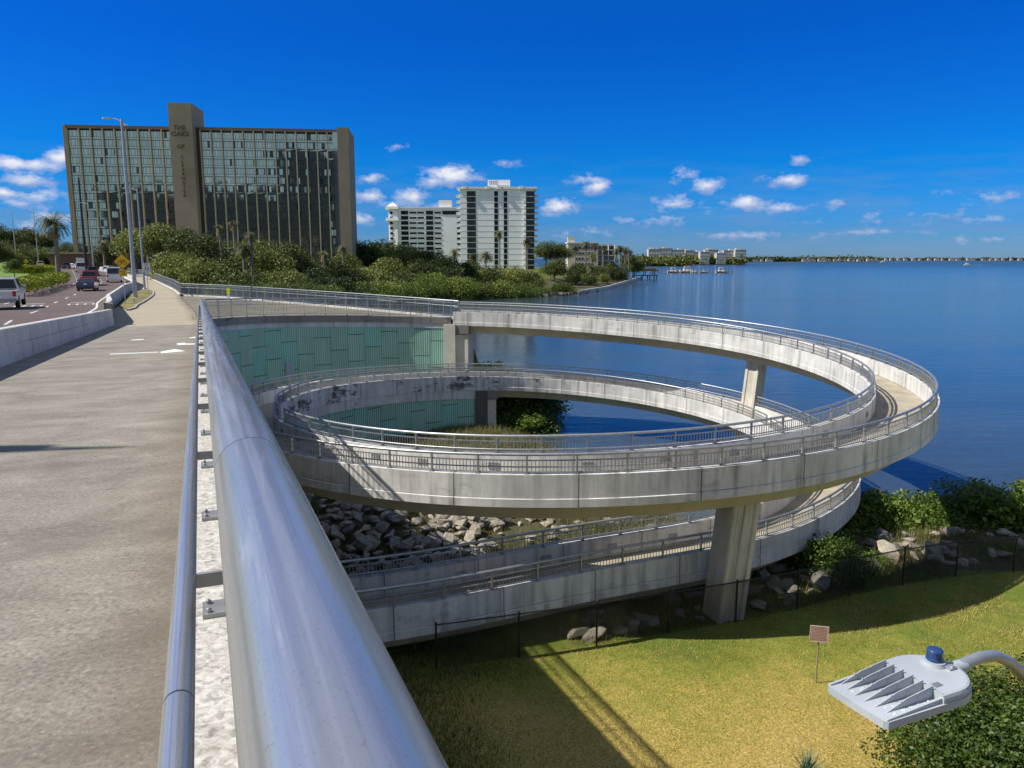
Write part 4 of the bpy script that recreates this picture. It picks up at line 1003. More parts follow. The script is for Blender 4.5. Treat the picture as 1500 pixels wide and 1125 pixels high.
for k in range(60):
    x = rg.uniform(.05, .36); y = rg.choice([-.14, -.135, -.09, -.03, .08])+rg.uniform(-.008, .008); r = rg.uniform(.0016, .0045); m.lathe([(r, 0), (r*.8, r*.7), (.0003, r)], (x, y, -.0125), 6)
tag(m.build('dropping_speck', simple('bird_droppings', (.75, .75, .72), .8), lamp), kind='stuff')
m = MB()
for x, y in ((.41, -.10), (.41, .06), (.60, -.12), (.63, .10), (.36, -.172), (.03, -.16)): m.lathe([(.006, .0), (.006, .033 if x > .38 else -.006), (.001, .035 if x > .38 else -.005)], (x, y, -.004), 8)
m.build('screw', M['galv'], lamp)
m = MB(); m.box((.383, 0, .0155), (.0025, .34, .03)); m.box((.43, -.10, .0315), (.05, .032, .0015)); m.build('seam', simple('seam_grey', (.16, .17, .18), .6), lamp)  # dark grey joint strip and label plate
m = MB(); m.box((.63, 0, .034), (.05, .085, .016)); m.box((.63, .035, .045), (.018, .012, .01)); m.box((.63, -.035, .045), (.018, .012, .01)); m.build('arm_clamp', M['galv'], lamp)
m = MB(); m.lathe([(.062, .02), (.062, .034), (.054, .042), (.054, .050)], (0.60, .045, 0), 28); ph_ = m.build('socket_ring', M['lampgrey'], lamp)
M['bluecap'] = simple('blue_photocell', (.018, .055, .17), .35, 0, .08, 8)
m = MB(); m.lathe([(.036, .050), (.041, .055), (.041, .061), (.037, .065), (.037, .096), (.039, .099), (.039, .104), (.035, .109), (.002, .111)], (0.60, .045, 0), 32)
cap = m.build('photocell_cap', M['bluecap'], ph_)
m = MB(); m.box((.580, .0145, .082), (.012, .008, .020), .5); m.box((.594, .008, .083), (.003, .005, .02)); m.build('cap_window', M['black'], ph_)
m = MB(); m.lathe([(.036, 0), (.036, .11)], (.655, 0, 0), 20, 0, Matrix.Rotation(math.pi/2, 3, 'Y')); m.build('arm_collar', M['lampgrey'], lamp)
m = MB(); m.tube([(.66, 0, -.002), (.80, 0, .012), (.90, 0, .018), (1.02, 0, .0), (1.14, 0, -.06), (1.28, 0, -.17), (1.45, 0, -.30), (1.7, 0, -.44), (2.1, 0, -.56)], .030, 20); m.build('arm', M['galv'], lamp)
m = MB(); m.tube([(2.1, 0, -9.4), (2.1, 0, -.4)], [.09, .06], 16); m.build('pole', M['galv'], lamp)
# ================================================================== ROAD
RRt = [(-19.8, 36), (-23.3, 42.0), (-27.1, 51.5), (-32.9, 62), (-39.3, 76), (-45, 88), (-50.6, 102), (-60.3, 122), (-78.6, 154), (-106.8, 203), (-145, 262), (-215, 350)]
RZ = [8.95, 8.98, 8.9, 8.62, 8.5, 8.45, 8.5, 8.6, 8.8, 9.2, 9.6, 10.6]
def rz_at(y): return float(np.interp(y, [a[1] for a in RRt], RZ))
RP = np.array([(a, b, c) for (a, b), c in zip(RRt, RZ)]); RPs, RS = resample(RP, 2.5); RPs = smooth(RPs, 4)
TR = np.gradient(RPs[:, :2], axis=0); TR /= np.linalg.norm(TR, axis=1)[:, None]; NR = np.stack([-TR[:, 1], TR[:, 0]], -1)   # left
RW = 10.6
def roadmat():
    t = NT('asphalt'); ob = t.coord(); n = t.noise(ob, 30, 5, .7); n2 = t.noise(ob, .25, 4)
    col = t.ramp(n2, [(.3, (.105, .078, .070)), (.7, (.145, .112, .10))]); col = t.mix(t.ramp(n, [(.4, .3), (.6, 0.)]), col, (.05, .04, .04)); t.bump(n, .3, .01)
    return t.done(col, .85, 0, .3)
M['road'] = roadmat()
m = MB(); vs = []; fs = []
for i in range(len(RPs)):
    for o in (-.4, RW): vs.append((RPs[i, 0]+NR[i, 0]*o, RPs[i, 1]+NR[i, 1]*o, RPs[i, 2]))
    if i: fs.append((2*i-2, 2*i-1, 2*i+1, 2*i)[::-1])
b0 = len(vs); k = 0
for D in np.arange(-60, 36.1, 4):
    for lat in (-4.75, -16.4):
        p = HB*D+NB*lat; vs.append((p[0], p[1], EYE-EH-SL*D+.42-.25*sst(D, 20, 40)*0))
    if k: fs.append((b0+2*k-2, b0+2*k-1, b0+2*k+1, b0+2*k)[::-1])
    k += 1
fs.append((b0+2*k-2, b0+2*k-1, 1, 0)[::-1])
m.add(vs, fs); tag(m.build('road', M['road']), kind='structure')
def on_road(s, o, dz=0):
    x = [np.interp(s, RS, RPs[:, k]) for k in range(3)]; nx = np.interp(s, RS, NR[:, 0]); ny = np.interp(s, RS, NR[:, 1]); l = math.hypot(nx, ny)
    return Vector((x[0]+nx/l*o, x[1]+ny/l*o, x[2]+dz)), math.atan2(ny, nx)-math.pi/2   # heading of travel away
M['white'] = simple('road_paint', (.62, .61, .58), .8, var=.25, scale=3); M['yellow'] = simple('yellow_paint', (.60, .38, .05), .8)
def stripe(mb, s0, s1, o, w, dz=.006):
    k = max(2, int((s1-s0)/2)+1); vs = []; fs = []
    for i, s in enumerate(np.linspace(s0, s1, k)):
        for q in (-w/2, w/2): p, _ = on_road(s, o+q, dz); vs.append(tuple(p))
        if i: fs.append((2*i-2, 2*i-1, 2*i+1, 2*i)[::-1])
    mb.add(vs, fs)
m = MB(); stripe(m, 0, RS[-1], .45, .15)
for o in (3.6, 7.0):
    s = 4
    while s < RS[-1]-4: stripe(m, s, s+3, o, .14); s += 9
# worn legends across the lanes
for o0, s0 in ((1.6, 26), (5.0, 25)):
    for k in range(4):
        stripe(m, s0, s0+2.6, o0-.9+k*.55, .16)
    stripe(m, s0+1.1, s0+1.4, o0-.2, 1.6, .010); stripe(m, s0+5, s0+5.5, o0, 1.7, .010)
tag(m.build('lane_markings', M['white']), kind='structure')
m = MB(); stripe(m, 0, RS[-1], RW-.35, .16); tag(m.build('edge_line', M['yellow']), kind='structure')
# kerb and grass median left of the carriageway
m = MB(); vs = []; fs = []; vs2 = []; fs2 = []
gm = NT('median_turf'); ob = gm.coord(); n2 = gm.noise(ob, .8, 5); gmat = gm.done(gm.ramp(n2, [(.3, (.07, .13, .015)), (.6, (.13, .22, .025)), (.8, (.2, .25, .04))]), .95)
for i in range(len(RPs)):
    p = RPs[i]; n = NR[i]
    for o, dz in ((RW, -.01), (RW, .14), (RW+.18, .14)): vs.append((p[0]+n[0]*o, p[1]+n[1]*o, p[2]+dz))
    w_ = 16+10*sst(RS[i], 60, 0); w_ = 14
    for o, dz in ((RW+.18, .135), (RW+w_*.5, .25), (RW+w_, .0)): vs2.append((p[0]+n[0]*o, p[1]+n[1]*o, p[2]+dz))
    if i:
        for j in range(2):
            fs.append((3*i-3+j, 3*i+j, 3*i+j+1, 3*i-2+j)); fs2.append((3*i-3+j, 3*i+j, 3*i+j+1, 3*i-2+j))
m.add(vs, fs); tag(m.build('kerb', M['concrete']), kind='structure')
m = MB(); m.add(vs2, fs2); tag(m.build('grass_median', gmat), kind='structure')
# second carriageway beyond the median
m = MB(); vs = []; fs = []
for i in range(len(RPs)):
    p = RPs[i]; n = NR[i]
    for o in (RW+13.8, RW+36): vs.append((p[0]+n[0]*o, p[1]+n[1]*o, p[2]+.004))
    if i: fs.append((2*i-2, 2*i, 2*i+1, 2*i-1))
m.add(vs, fs); tag(m.build('side_street', simple('pale_asphalt', (.20, .19, .175), .9, var=.15, scale=.4)), kind='structure')
def hpts(px0, px1, py0, py1, H, n=6):
    out = []
    for t in np.linspace(0, 1, n):
        x, y = px0+(px1-px0)*t, py0+(py1-py0)*t; v = (562.5-y)/F; u = (x-750)/F
        yy = math.cos(PIT)+v*math.sin(PIT); z = -math.sin(PIT)+v*math.cos(PIT); k = (H-EYE)/z; out.append((u*k, yy*k, H))
    return out
hedge('clipped_hedge', 'bright lime hedge along the median edge nearest the road', hpts(30, 92, 430, 414, 8.8), 2.0, 1.35, M['hedge'], 9000, .13, 1)
hedge('clipped_hedge', 'square lime hedge in the middle of the median', hpts(36, 72, 402, 402, 8.9), 3.0, 1.8, M['hedge'], 6000, .16, 2)
hedge('clipped_hedge', 'darker green hedge at the left of the square lime hedge', hpts(18, 34, 402, 400, 8.9), 3.0, 1.6, M['mang'], 4000, .16, 3)
hedge('clipped_hedge', 'thin pale hedge row behind the edge hedge', hpts(52, 90, 409, 407, 8.9), 1.6, .8, M['hedge'], 3000, .14, 4)
px_tree('oak', 'small_shrub', 'dark rounded shrub at the left end of the median', 18, 376, 26, 130, None, .5, 'shrub')
# grass island between path and far barrier, with its kerb
isl = [(-22.6, 44.6), (-25.7, 51), (-31.6, 62), (-37.9, 76), (-43.4, 88), (-48.6, 100.5), (-46.9, 101), (-43.8, 97), (-41.0, 88), (-37.2, 77), (-33.9, 70), (-30.8, 64.5), (-29.6, 62), (-29.2, 60)]
isl = [(-27.9, 56), (-31.6, 62), (-37.9, 76), (-43.4, 88), (-48.6, 100.5), (-46.2, 99.5), (-42.6, 92), (-39.2, 84.5), (-35.7, 76), (-32.7, 68.5), (-30.6, 63.0), (-28.6, 58.5)]
m = MB(); zi = 8.34; m.add([(x, y, float(bz(math.hypot(x, y)))+.10) for x, y in isl], [tuple(range(len(isl)))[::-1]])
tag(m.build('grass_island', simple('island_turf', (.19, .17, .05), .95, var=.35, scale=.9)), kind='structure')
k_ = np.array([(x, y, float(bz(math.hypot(x, y)))+.12) for x, y in isl[4:]+isl[:1]]); Kq, _ = resample(k_, .8); Kq = smooth(Kq, 3)
tag(sweep(Kq, normals(Kq), [(.09, 0), (-.09, 0), (-.09, -.25), (.09, -.25)], simple('island_kerb', (.33, .31, .28), .9), 'kerb'), kind='structure')
# painted path symbols (worn bicycle, walker and arrow)
M['pathpaint'] = simple('worn_white_paint', (.70, .70, .68), .85, var=.1, scale=8); M['ghost'] = simple('old_grey_paint', (.17, .18, .19), .9)
def wpt(D, lat, dz=.004): p = HB*D+NB*lat; return (p[0], p[1], float(bz(D))+dz)
def wpoly(mb, pts, dz=.004): mb.add([wpt(D, l, dz) for D, l in pts], [tuple(range(len(pts)))])
m = MB(); wpoly(m, [(23.2, -2.35), (23.2, -1.15), (23.5, -1.15), (23.5, -2.35)]); wpoly(m, [(22.8, -1.05), (23.3, -.45), (24.4, -.75), (24.0, -.95), (23.4, -1.12)]); 
tag(m.build('path_arrow', M['pathpaint']), kind='structure')
m = MB(); wpoly(m, [(26.2, -.80), (26.2, -.1), (26.6, -.06), (26.9, -.5), (27.4, -.55), (27.2, -.8), (26.6, -.72)]); wpoly(m, [(30.0, -.42), (30.2, -.02), (30.8, -.05), (30.9, -.25), (30.4, -.45)]); wpoly(m, [(29.9, -2.35), (30.1, -1.9), (30.7, -2.0), (30.5, -2.3)])
tag(m.build('path_symbol', M['pathpaint']), kind='structure')
m = MB(); wpoly(m, [(28.9, -2.5), (28.9, -1.5), (29.2, -1.5), (29.2, -2.5)], .003); wpoly(m, [(26.2, -3.7), (26.1, -2.9), (26.5, -2.9), (26.6, -3.7)], .003); wpoly(m, [(25.9, -1.3), (25.9, -.1), (26.12, -.1), (26.12, -1.3)], .003)
tag(m.build('erased_marking', M['ghost']), kind='structure')

# ================================================================== SIGNS, LAMPS
def text_mesh(txt, size, mat, parent, loc, rot, name='lettering', ext=.003, align='CENTER', spacing=1.0):
    cu = bpy.data.curves.new(name, 'FONT'); cu.body = txt; cu.size = size; cu.extrude = ext; cu.align_x = align; cu.align_y = 'CENTER'; cu.space_line = spacing; cu.offset = size*.012
    o = bpy.data.objects.new(name, cu); COL.objects.link(o); dg = bpy.context.evaluated_depsgraph_get(); me = bpy.data.meshes.new_from_object(o.evaluated_get(dg)); bpy.data.objects.remove(o)
    me.materials.clear(); me.materials.append(mat); o = link(name, me, parent, loc); o.rotation_euler = rot; return o
M['ink'] = simple('black_ink', (.02, .02, .02), .6); M['signwhite'] = simple('sign_white', (.78, .78, .78), .5, var=.03); M['signyellow'] = simple('sign_yellow', (.85, .50, .01), .5, var=.03)
def plate(parent, w, h, z, mat, name='sign_plate', rot=0, y=-.03):
    m = MB(); m.box((0, 0, 0), (w, .012, h)); o = m.build(name, mat, parent, (0, y, z)); o.rotation_euler = (0, rot, 0); return o
def speed_sign(label, x, y, z, rz, H=2.5):
    s = thing('speed_limit_sign', label, 'sign', (x, y, z), rz)
    m = MB(); m.tube([(0, 0, -.3), (0, 0, H)], .035, 8); m.build('post', M['galv'], s)
    pl = plate(s, .76, .95, H-.48, M['signwhite'])
    m = MB()
    for a, b in (((-.355, -.009, -.45), (.355, -.009, -.45)), ((-.355, -.009, .45), (.355, -.009, .45)), ((-.355, -.009, -.45), (-.355, -.009, .45)), ((.355, -.009, -.45), (.355, -.009, .45))): m.bar(a, b, .004, .014)
    m.build('border', M['ink'], pl)
    text_mesh('SPEED\nLIMIT', .155, M['ink'], pl, (0, -.0085, .26), (math.pi/2, 0, 0)); text_mesh('35', .52, M['ink'], pl, (0, -.0085, -.18), (math.pi/2, 0, 0))
p = at(218, 437, 84); speed_sign('white speed limit 35 sign beside the path on the grass island', p.x, p.y, 8.3, .35, 3.4)
p = at(10, 408, 72); speed_sign('white speed limit 35 sign on the median at the left edge', p.x, p.y, 8.6, .5, 1.9)
def diamond(label, x, y, z, rz, H, plaque=True, sc=1.):
    s = thing('warning_sign', label, 'sign', (x, y, z), rz)
    m = MB(); m.tube([(0, 0, -.3), (0, 0, H)], .035*sc, 8); m.build('post', M['galv'], s)
    pl = plate(s, .92*sc, .92*sc, H-.6*sc, M['signyellow'], rot=R(45))
    m = MB(); q = .43*sc
    for a, b in (((-q, -.009, -q), (q, -.009, -q)), ((-q, -.009, q), (q, -.009, q)), ((-q, -.009, -q), (-q, -.009, q)), ((q, -.009, -q), (q, -.009, q))): m.bar(a, b, .004, .02)
    m.build('border', M['ink'], pl)
    m = MB(); zc = H-.6*sc
    for cx in (-.2, .2): m.tube([((cx+.15*math.cos(a))*sc, -.042, zc+(-.08+.15*math.sin(a))*sc) for a in np.linspace(0, 2*math.pi, 17)], .018*sc, 6, caps=False)
    for a, b in (((-.2, -.08), (-.06, .12)), ((-.06, .12), (.14, .12)), ((.14, .12), (.2, -.08)), ((.14, .12), (.0, -.08)), ((.0, -.08), (-.2, -.08)), ((.0, -.08), (-.08, .16)), ((.14, .12), (.12, .2)), ((.12, .2), (.22, .2)), ((-.13, .17), (-.03, .17))): m.bar((a[0]*sc, -.042, zc+a[1]*sc), (b[0]*sc, -.042, zc+b[1]*sc), .03*sc, .01)
    m.build('bicycle_symbol', M['ink'], s)
    if plaque:
        pq = plate(s, .62, .56, H-1.56, M['signyellow'], 'plaque'); text_mesh('SHARE\nTHE\nROAD', .15, M['ink'], pq, (0, -.0085, .0), (math.pi/2, 0, 0), spacing=.9)
p = at(184, 445, 66); diamond('yellow diamond bicycle warning sign with a plaque below', p.x, p.y, 8.35, .35, 4.15, True, 1.0)
p = at(37, 372, 185); diamond('small distant yellow diamond sign over the left road', p.x, p.y, 9.2, .5, 2.8, False, .9)
m = MB(); m.tube([(0, 0, -.2), (0, 0, 2.0)], .04, 8); dl = m.build('guide_post', M['galv'], None, tuple(at(197, 447, 66)[:2])+(8.3,)); tag(dl, 'bare grey stub post between the yellow sign and lamp pole', 'post')
m = MB(); m.box((0, 0, .5), (.16, .05, 1.0)); mk = m.build('marker_post', M['signwhite'], None, (at(335, 437, 70).x, 70, 8.0)); tag(mk, 'white marker post with yellow top inside the plaza railing', 'post'); 
m = MB(); m.box((0, 0, 1.25), (.28, .06, .5)); m.build('yellow_top', simple('fluorescent_yellow', (.75, .85, .02), .5), mk)
def lamp_post(label, x, y, z0, ztop, arm=1.6, az=math.pi, r=.13, mat='galv', head=True, name='street_lamp', grp=None):
    s = thing(name, label, 'street lamp' if head else 'pole', (x, y, z0), az, grp); H = ztop-z0
    m = MB(); m.tube([(0, 0, -.5), (0, 0, H*.5), (0, 0, H)], [r, r*.8, r*.6], 10); m.lathe([(r*1.8, 0), (r*1.8, .05), (r*1.2, .2)], (0, 0, 0), 10); m.build('pole', M[mat], s)
    if head:
        m = MB(); m.tube([(0, 0, H-.25), (arm*.35, 0, H-.02), (arm*.7, 0, H+.03)], .045, 8); m.build('arm', M[mat], s)
        m = MB(); q = arm*.6; m.prism([(q, -.16), (q+.75, -.17), (q+.9, -.1), (q+.9, .1), (q+.75, .17), (q, .16)], H-.02, H+.12); m.build('lamp_head', M['lampgrey'], s)
p = at(199, 440, 76); q = at(185, 177, 76); lamp_post('tall grey street lamp on the grass island, nearest of the roadside lamps', p.x, p.y, 8.2, at(188, 174, 76).z, 1.5, math.pi, .21)
p = at(210, 405, 100); lamp_post('grey street lamp just right of and beyond the tallest lamp', -47.6, 100.4, 8.2, at(207, 276, 100).z, 1.4, math.pi, .15)
lamp_post('grey street lamp before the left bays of the hotel', at(137, 390, 170).x, 170, 8.6, at(130, 297, 170).z, 2.2, math.pi, .16)
lamp_post('dark slender pole before the left bays of the hotel', at(126, 385, 172).x, 172, 8.6, at(122, 260, 172).z, 0, 0, .32, 'darkpole', False, 'utility_pole')
lamp_post('distant street lamp at the far left of the road', at(23, 370, 230).x, 230, 9.2, at(20, 311, 230).z, 2.4, math.pi, .15)
lamp_post('distant street lamp above the date palm on the left', at(55, 370, 235).x, 235, 9.2, at(53, 307, 235).z, 2.4, math.pi, .15)
# a lamp on the bridge outside the frame whose shadow crosses the path
pp = HB*12.8-NB*11.0
lamp_post('bridge lamp left of the camera casting a thin shadow across the path', -13.9, 6.55, 11.4, 21.25, 1.6, math.pi, .07)

# ================================================================== VEHICLES
M['tyre'] = simple('tyre_rubber', (.02, .02, .02), .8); M['rim'] = simple('wheel_rim', (.35, .35, .36), .35, .7); M['carglass'] = simple('car_glass', (.012, .016, .02), .08, 0, .02)
M['redlight'] = simple('tail_light', (.55, .015, .012), .3); M['headlight'] = simple('head_light', (.75, .75, .72), .2)
PAINT = {}
def paint(c, r=.3):
    if c not in PAINT: PAINT[c] = simple('car_paint', c, r, .0, .03, 1, .6); PAINT[c].node_tree.nodes['Principled BSDF'].inputs['Coat Weight'].default_value = .6
    return PAINT[c]
XZ = Matrix(((0, 1, 0), (0, 0, 0), (0, 0, 1)))
def profile_body(mb, prof, w, wt=None, z_break=None, mi=0):
    """side profile (y forward, z) swept across x with tumblehome above z_break"""
    n = len(prof); vs = []
    def hw(z): 
        if wt is None or z <= z_break: return w/2
        return w/2-(w-wt)/2*(z-z_break)/(max(p[1] for p in prof)-z_break)
    for sg in (-1, 1):
        for y, z in prof: vs.append((sg*hw(z), y, z))
        
    fs = [tuple(range(n)), tuple(range(n, 2*n))[::-1]]+[(i, n+i, n+(i+1) % n, (i+1) % n) for i in range(n)]
    mb.add(vs, fs, mi)
def vehicle(kind, label, cat, col, s, lane, grp='vehicles on the road', toward=False, L=None, name=None, pos=None):
    P, h = on_road(s, lane) if pos is None else pos
    if toward: h += math.pi
    root = thing(name or kind, label, cat, tuple(P), h, grp); pm = paint(col)
    sp = {'sedan': (4.7, 1.82, 1.45, .33), 'suv': (4.8, 1.92, 1.78, .37), 'pickup_truck': (5.9, 2.02, 1.95, .43), 'van': (5.6, 2.05, 2.25, .37), 'box_truck': (7.5, 2.4, 3.3, .45)}[kind]
    Lh, w, H, wr = sp[0]/2, sp[1], sp[2], sp[3]; bz_ = wr*.75
    if kind == 'sedan': low = [(-Lh, .5), (-Lh+.05, .95), (-Lh+.9, 1.0), (Lh-1.4, .98), (Lh-.1, .78), (Lh, .45), (Lh-.15, .25), (-Lh+.15, .25)]; cab = [(-Lh+.35, .98), (-Lh+1.25, H), (.35, H), (Lh-1.35, .96)]
    elif kind == 'suv': low = [(-Lh, .5), (-Lh+.02, 1.08), (Lh-1.25, 1.06), (Lh-.1, .9), (Lh, .5), (Lh-.15, .3), (-Lh+.15, .3)]; cab = [(-Lh+.08, 1.07), (-Lh+.4, H), (.7, H), (Lh-1.3, 1.05)]
    elif kind == 'pickup_truck': low = [(-Lh, .62), (-Lh, 1.18), (-.75, 1.2), (1.3, 1.2), (Lh-.1, 1.15), (Lh, .6), (Lh-.2, .42), (-Lh+.2, .5)]; cab = [(-.8, 1.19), (-.65, H), (.75, H), (1.45, 1.19)]
    elif kind == 'van': low = [(-Lh, .45), (-Lh, 1.2), (Lh-1.0, 1.2), (Lh-.1, 1.0), (Lh, .5), (Lh-.15, .32), (-Lh+.1, .32)]; cab = [(-Lh, 1.2), (-Lh+.08, H), (Lh-1.7, H), (Lh-.95, 1.2)]
    else: low = [(-Lh, .55), (-Lh, .95), (Lh-.1, .95), (Lh, .5), (-Lh+.1, .5)]; cab = [(Lh-2.0, .95), (Lh-2.0, 2.1), (Lh-.75, 2.1), (Lh-.1, .96)]
    m = MB(); profile_body(m, low, w); zb = cab[0][1]; profile_body(m, cab, w*.97, w*.76 if kind not in ('van', 'box_truck') else w*.88, zb)
    if kind == 'pickup_truck': pass
    body = m.build('body', pm, root)
    bv = body.modifiers.new('b', 'BEVEL'); bv.width = .05; bv.segments = 2; bv.limit_method = 'ANGLE'
    if kind == 'box_truck': m = MB(); m.box((0, -.95, 2.1), (w, 5.3, 2.3)); m.build('cargo_box', M['signwhite'], root)
    if kind == 'pickup_truck':
        m = MB(); m.box((0, -Lh+1.15, 1.19), (w-.3, 1.95, .03)); m.build('truck_bed', M['tyre'], root)
    # windows: side, rear, front, slightly proud of the cabin
    (y0, z0), (y1, z1), (y2, z2), (y3, z3) = cab; wt_ = w*.76 if kind not in ('van', 'box_truck') else w*.88
    def hw(z): return (w*.97-(w*.97-wt_)*(z-zb)/(H-zb))/2 if kind != 'box_truck' else w*.48
    zl, zh = zb+.07*(H-zb)+.02, zb+.86*(z1-zb)
    def yr(z): return y0+(y1-y0)*(z-z0)/(z1-z0)
    def yf(z): return y3+(y2-y3)*(z-z3)/(z2-z3)
    m = MB()
    splits = 3 if kind in ('suv', 'van') else 2
    ya0, ya1 = yr(zl)+.16, yf(zl)-.22; yb0, yb1 = yr(zh)+.12, yf(zh)-.12
    for sg in (-1, 1):
        for k in range(splits):
            f0, f1 = k/splits+.015, (k+1)/splits-.015; q = []
            if kind == 'van' and k < 2 and sg > -2 and 'panel' in label: continue
            for f, z, A, Bb in ((f0, zl, ya0, ya1), (f1, zl, ya0, ya1), (f1, zh, yb0, yb1), (f0, zh, yb0, yb1)): q.append((sg*(hw(z)+.008), A+(Bb-A)*f, z))
            m = MB(); m.add(q, [(0, 1, 2, 3) if sg > 0 else (3, 2, 1, 0)]); m.build('side_window', M['carglass'], root)
    for nm, fy, sgn in (('rear_window', yr, -1), ('windscreen', yf, 1)):
        if nm == 'rear_window' and kind == 'box_truck': continue
        m = MB(); q = [(-hw(zl)+.12, fy(zl)+sgn*.012, zl), (hw(zl)-.12, fy(zl)+sgn*.012, zl), (hw(zh)-.1, fy(zh)+sgn*.012, zh), (-hw(zh)+.1, fy(zh)+sgn*.012, zh)]
        m.add(q, [(0, 1, 2, 3) if sgn < 0 else (3, 2, 1, 0)]); m.build(nm, M['carglass'], root)
    wy = (-Lh*.62, Lh*.62)
    for y in wy:
        for sg in (-1, 1):
            mt = Matrix.Rotation(math.pi/2, 3, 'Y')
            m = MB(); m.lathe([(wr*.55, -.12), (wr*.9, -.12), (wr, -.07), (wr, .07), (wr*.9, .12), (wr*.55, .12)], (0, 0, 0), 18, 0, mt); wh = m.build('wheel', M['tyre'], root, (sg*(w/2-.10), y, wr))
            m = MB(); m.lathe([(wr*.6, -.05), (wr*.58, .125), (wr*.2, .11), (.02, .13)] if sg > 0 else [(wr*.6, .05), (wr*.58, -.125), (wr*.2, -.11), (.02, -.13)], (0, 0, 0), 12, 0, mt); m.build('rim', M['rim'], wh)
    zt = .82 if kind == 'sedan' else .98
    for sg in (-1, 1):
        m = MB(); m.box((sg*(w/2-.13), -Lh-.005, zt), (.2, .06, .34 if kind != 'sedan' else .16)); m.build('tail_light', M['redlight'], root)
        m = MB(); m.box((sg*(w/2-.24), Lh-.06, .72), (.34, .1, .14)); m.build('headlight', M['headlight'], root)
        m = MB(); m.box((sg*(w/2+.11), yf(zl)-.35, zl+.1), (.2, .12, .17)); m.build('wing_mirror', pm, root)
    m = MB(); m.box((0, -Lh-.03, .5), (w*.92, .14, .2)); m.build('rear_bumper', M['rim'] if kind == 'pickup_truck' else pm, root)
    m = MB(); m.box((0, -Lh-.012, .8 if kind != 'pickup_truck' else .75), (.34, .03, .15)); m.build('number_plate', M['signwhite'], root)
    return root
def s_of(y): return float(np.interp(y, RPs[:, 1], RS))
def by_px(px, py, H):
    v = (562.5-py)/F; u = (px-750)/F; yy = math.cos(PIT)+v*math.sin(PIT); z = -math.sin(PIT)+v*math.cos(PIT); k = (H-EYE)/z
    x, y = u*k, yy*k; i = int(np.argmin((RPs[:, 0]-x)**2+(RPs[:, 1]-y)**2)); h = math.atan2(TR[i, 1], TR[i, 0])-math.pi/2
    return (Vector((x, y, H)), h)
# the big white pickup is nearest, the rest recede round the bend
pk_ = by_px(8, 449, 8.93)
vehicle('pickup_truck', 'silver white pickup truck, nearest vehicle at the left edge', 'pickup truck', (.62, .64, .64), 0, 0, pos=(pk_[0], pk_[1]-.02))
def vpx(kind, label, cat, col, px, Yd, **k):
    # find lateral offset on the road for pixel column at distance Yd
    X_ = at(px, 400, Yd).x; i = int(np.argmin((RPs[:, 0]-X_)**2+(RPs[:, 1]-Yd)**2)); i = min(max(i, 1), len(RPs)-2)
    h = math.atan2(TR[i, 1], TR[i, 0])-math.pi/2
    return vehicle(kind, label, cat, col, 0, 0, pos=(Vector((X_, Yd, RPs[i, 2]+.01)), h), **k)
vpx('sedan', 'dark blue sedan behind the red pickup truck', 'car', (.012, .022, .075), 127, 90)
vpx('pickup_truck', 'bright red pickup truck just ahead of the blue sedan', 'pickup truck', (.42, .012, .012), 131, 106)
vpx('van', 'white van with dark rear windows in the lane beside the barrier', 'van', (.72, .72, .72), 167, 118)
vpx('suv', 'dusty maroon SUV ahead of the red pickup truck', 'car', (.30, .09, .07), 136, 152)
vpx('van', 'plain white panel van driving left of the maroon SUV', 'van', (.74, .74, .74), 119, 178)
vpx('suv', 'black SUV left of the panel van on the bend', 'car', (.02, .025, .035), 98, 210)
vpx('suv', 'white SUV on the far left of the bend', 'car', (.66, .66, .68), 60, 236)
vpx('suv', 'dull red SUV just left of the far white SUV', 'car', (.30, .14, .11), 44, 258)
vehicle('box_truck', 'white box truck parked before the hotel entrance', 'truck', (.7, .7, .7), 0, 0, grp='vehicles parked by the hotel', toward=False, pos=(Vector((at(119, 378, 205).x, 205, 9.0)), .5))
vehicle('pickup_truck', 'white pickup truck parked under the trees by the hotel', 'pickup truck', (.7, .7, .72), 0, 0, grp='vehicles parked by the hotel', pos=(Vector((at(159, 384, 185).x, 185, 8.4)), 1.2))
vehicle('sedan', 'pale car parked left of the white box truck', 'car', (.55, .56, .58), 0, 0, grp='vehicles parked by the hotel', pos=(Vector((at(104, 380, 215).x, 215, 9.2)), 1.4))
vehicle('box_truck', 'white delivery truck high on the road at the far left', 'truck', (.7, .7, .7), 0, 0, pos=(Vector((at(14, 374, 290).x, 290, 10.0)), .6))
# park ground between hotel and road
hotel_pad = MB(); hotel_pad.add([(-150, 150, 8.0), (-60, 150, 7.9), (-45, 245, 8.6), (-200, 245, 9.0)], [(0, 1, 2, 3)])
tag(hotel_pad.build('hotel_forecourt', simple('forecourt_paving', (.20, .19, .16), .9, var=.2, scale=.3)), kind='structure')

# ================================================================== BUILDINGS
def facade_frame(A, Bp):
    d = (Bp-A); d.z = 0; L = d.length; d.normalize(); return L, d, Vector((d.y, -d.x, 0))    # along, outward towards camera
glassm = NT('mirror_glass'); oi = glassm.coord(); gn = glassm.noise(oi, .15, 3)
glass_h = glassm.done(glassm.ramp(gn, [(.3, (.40, .45, .38)), (.7, (.50, .55, .46))]), .05, .88)
dk = NT('tinted_glass'); glass_d = dk.done((.015, .02, .024), .06, 0, .9)
M['tan'] = simple('tan_render', (.36, .29, .185), .9, var=.08, scale=.2); M['tand'] = simple('tan_mullion', (.58, .50, .31), .8); M['bronze'] = simple('bronze_frame', (.07, .055, .035), .5, .3); M['spand'] = simple('spandrel', (.10, .11, .10), .4, .4)
hotel = thing('hotel_tower', 'long brown hotel with mirrored glass bays and a tan lift tower', 'building')
A = at(97, 183, 236); A.z = 0; Bv = at(495, 190, 244.6); Bv.z = 0; L, du, dn = facade_frame(A, Bv)
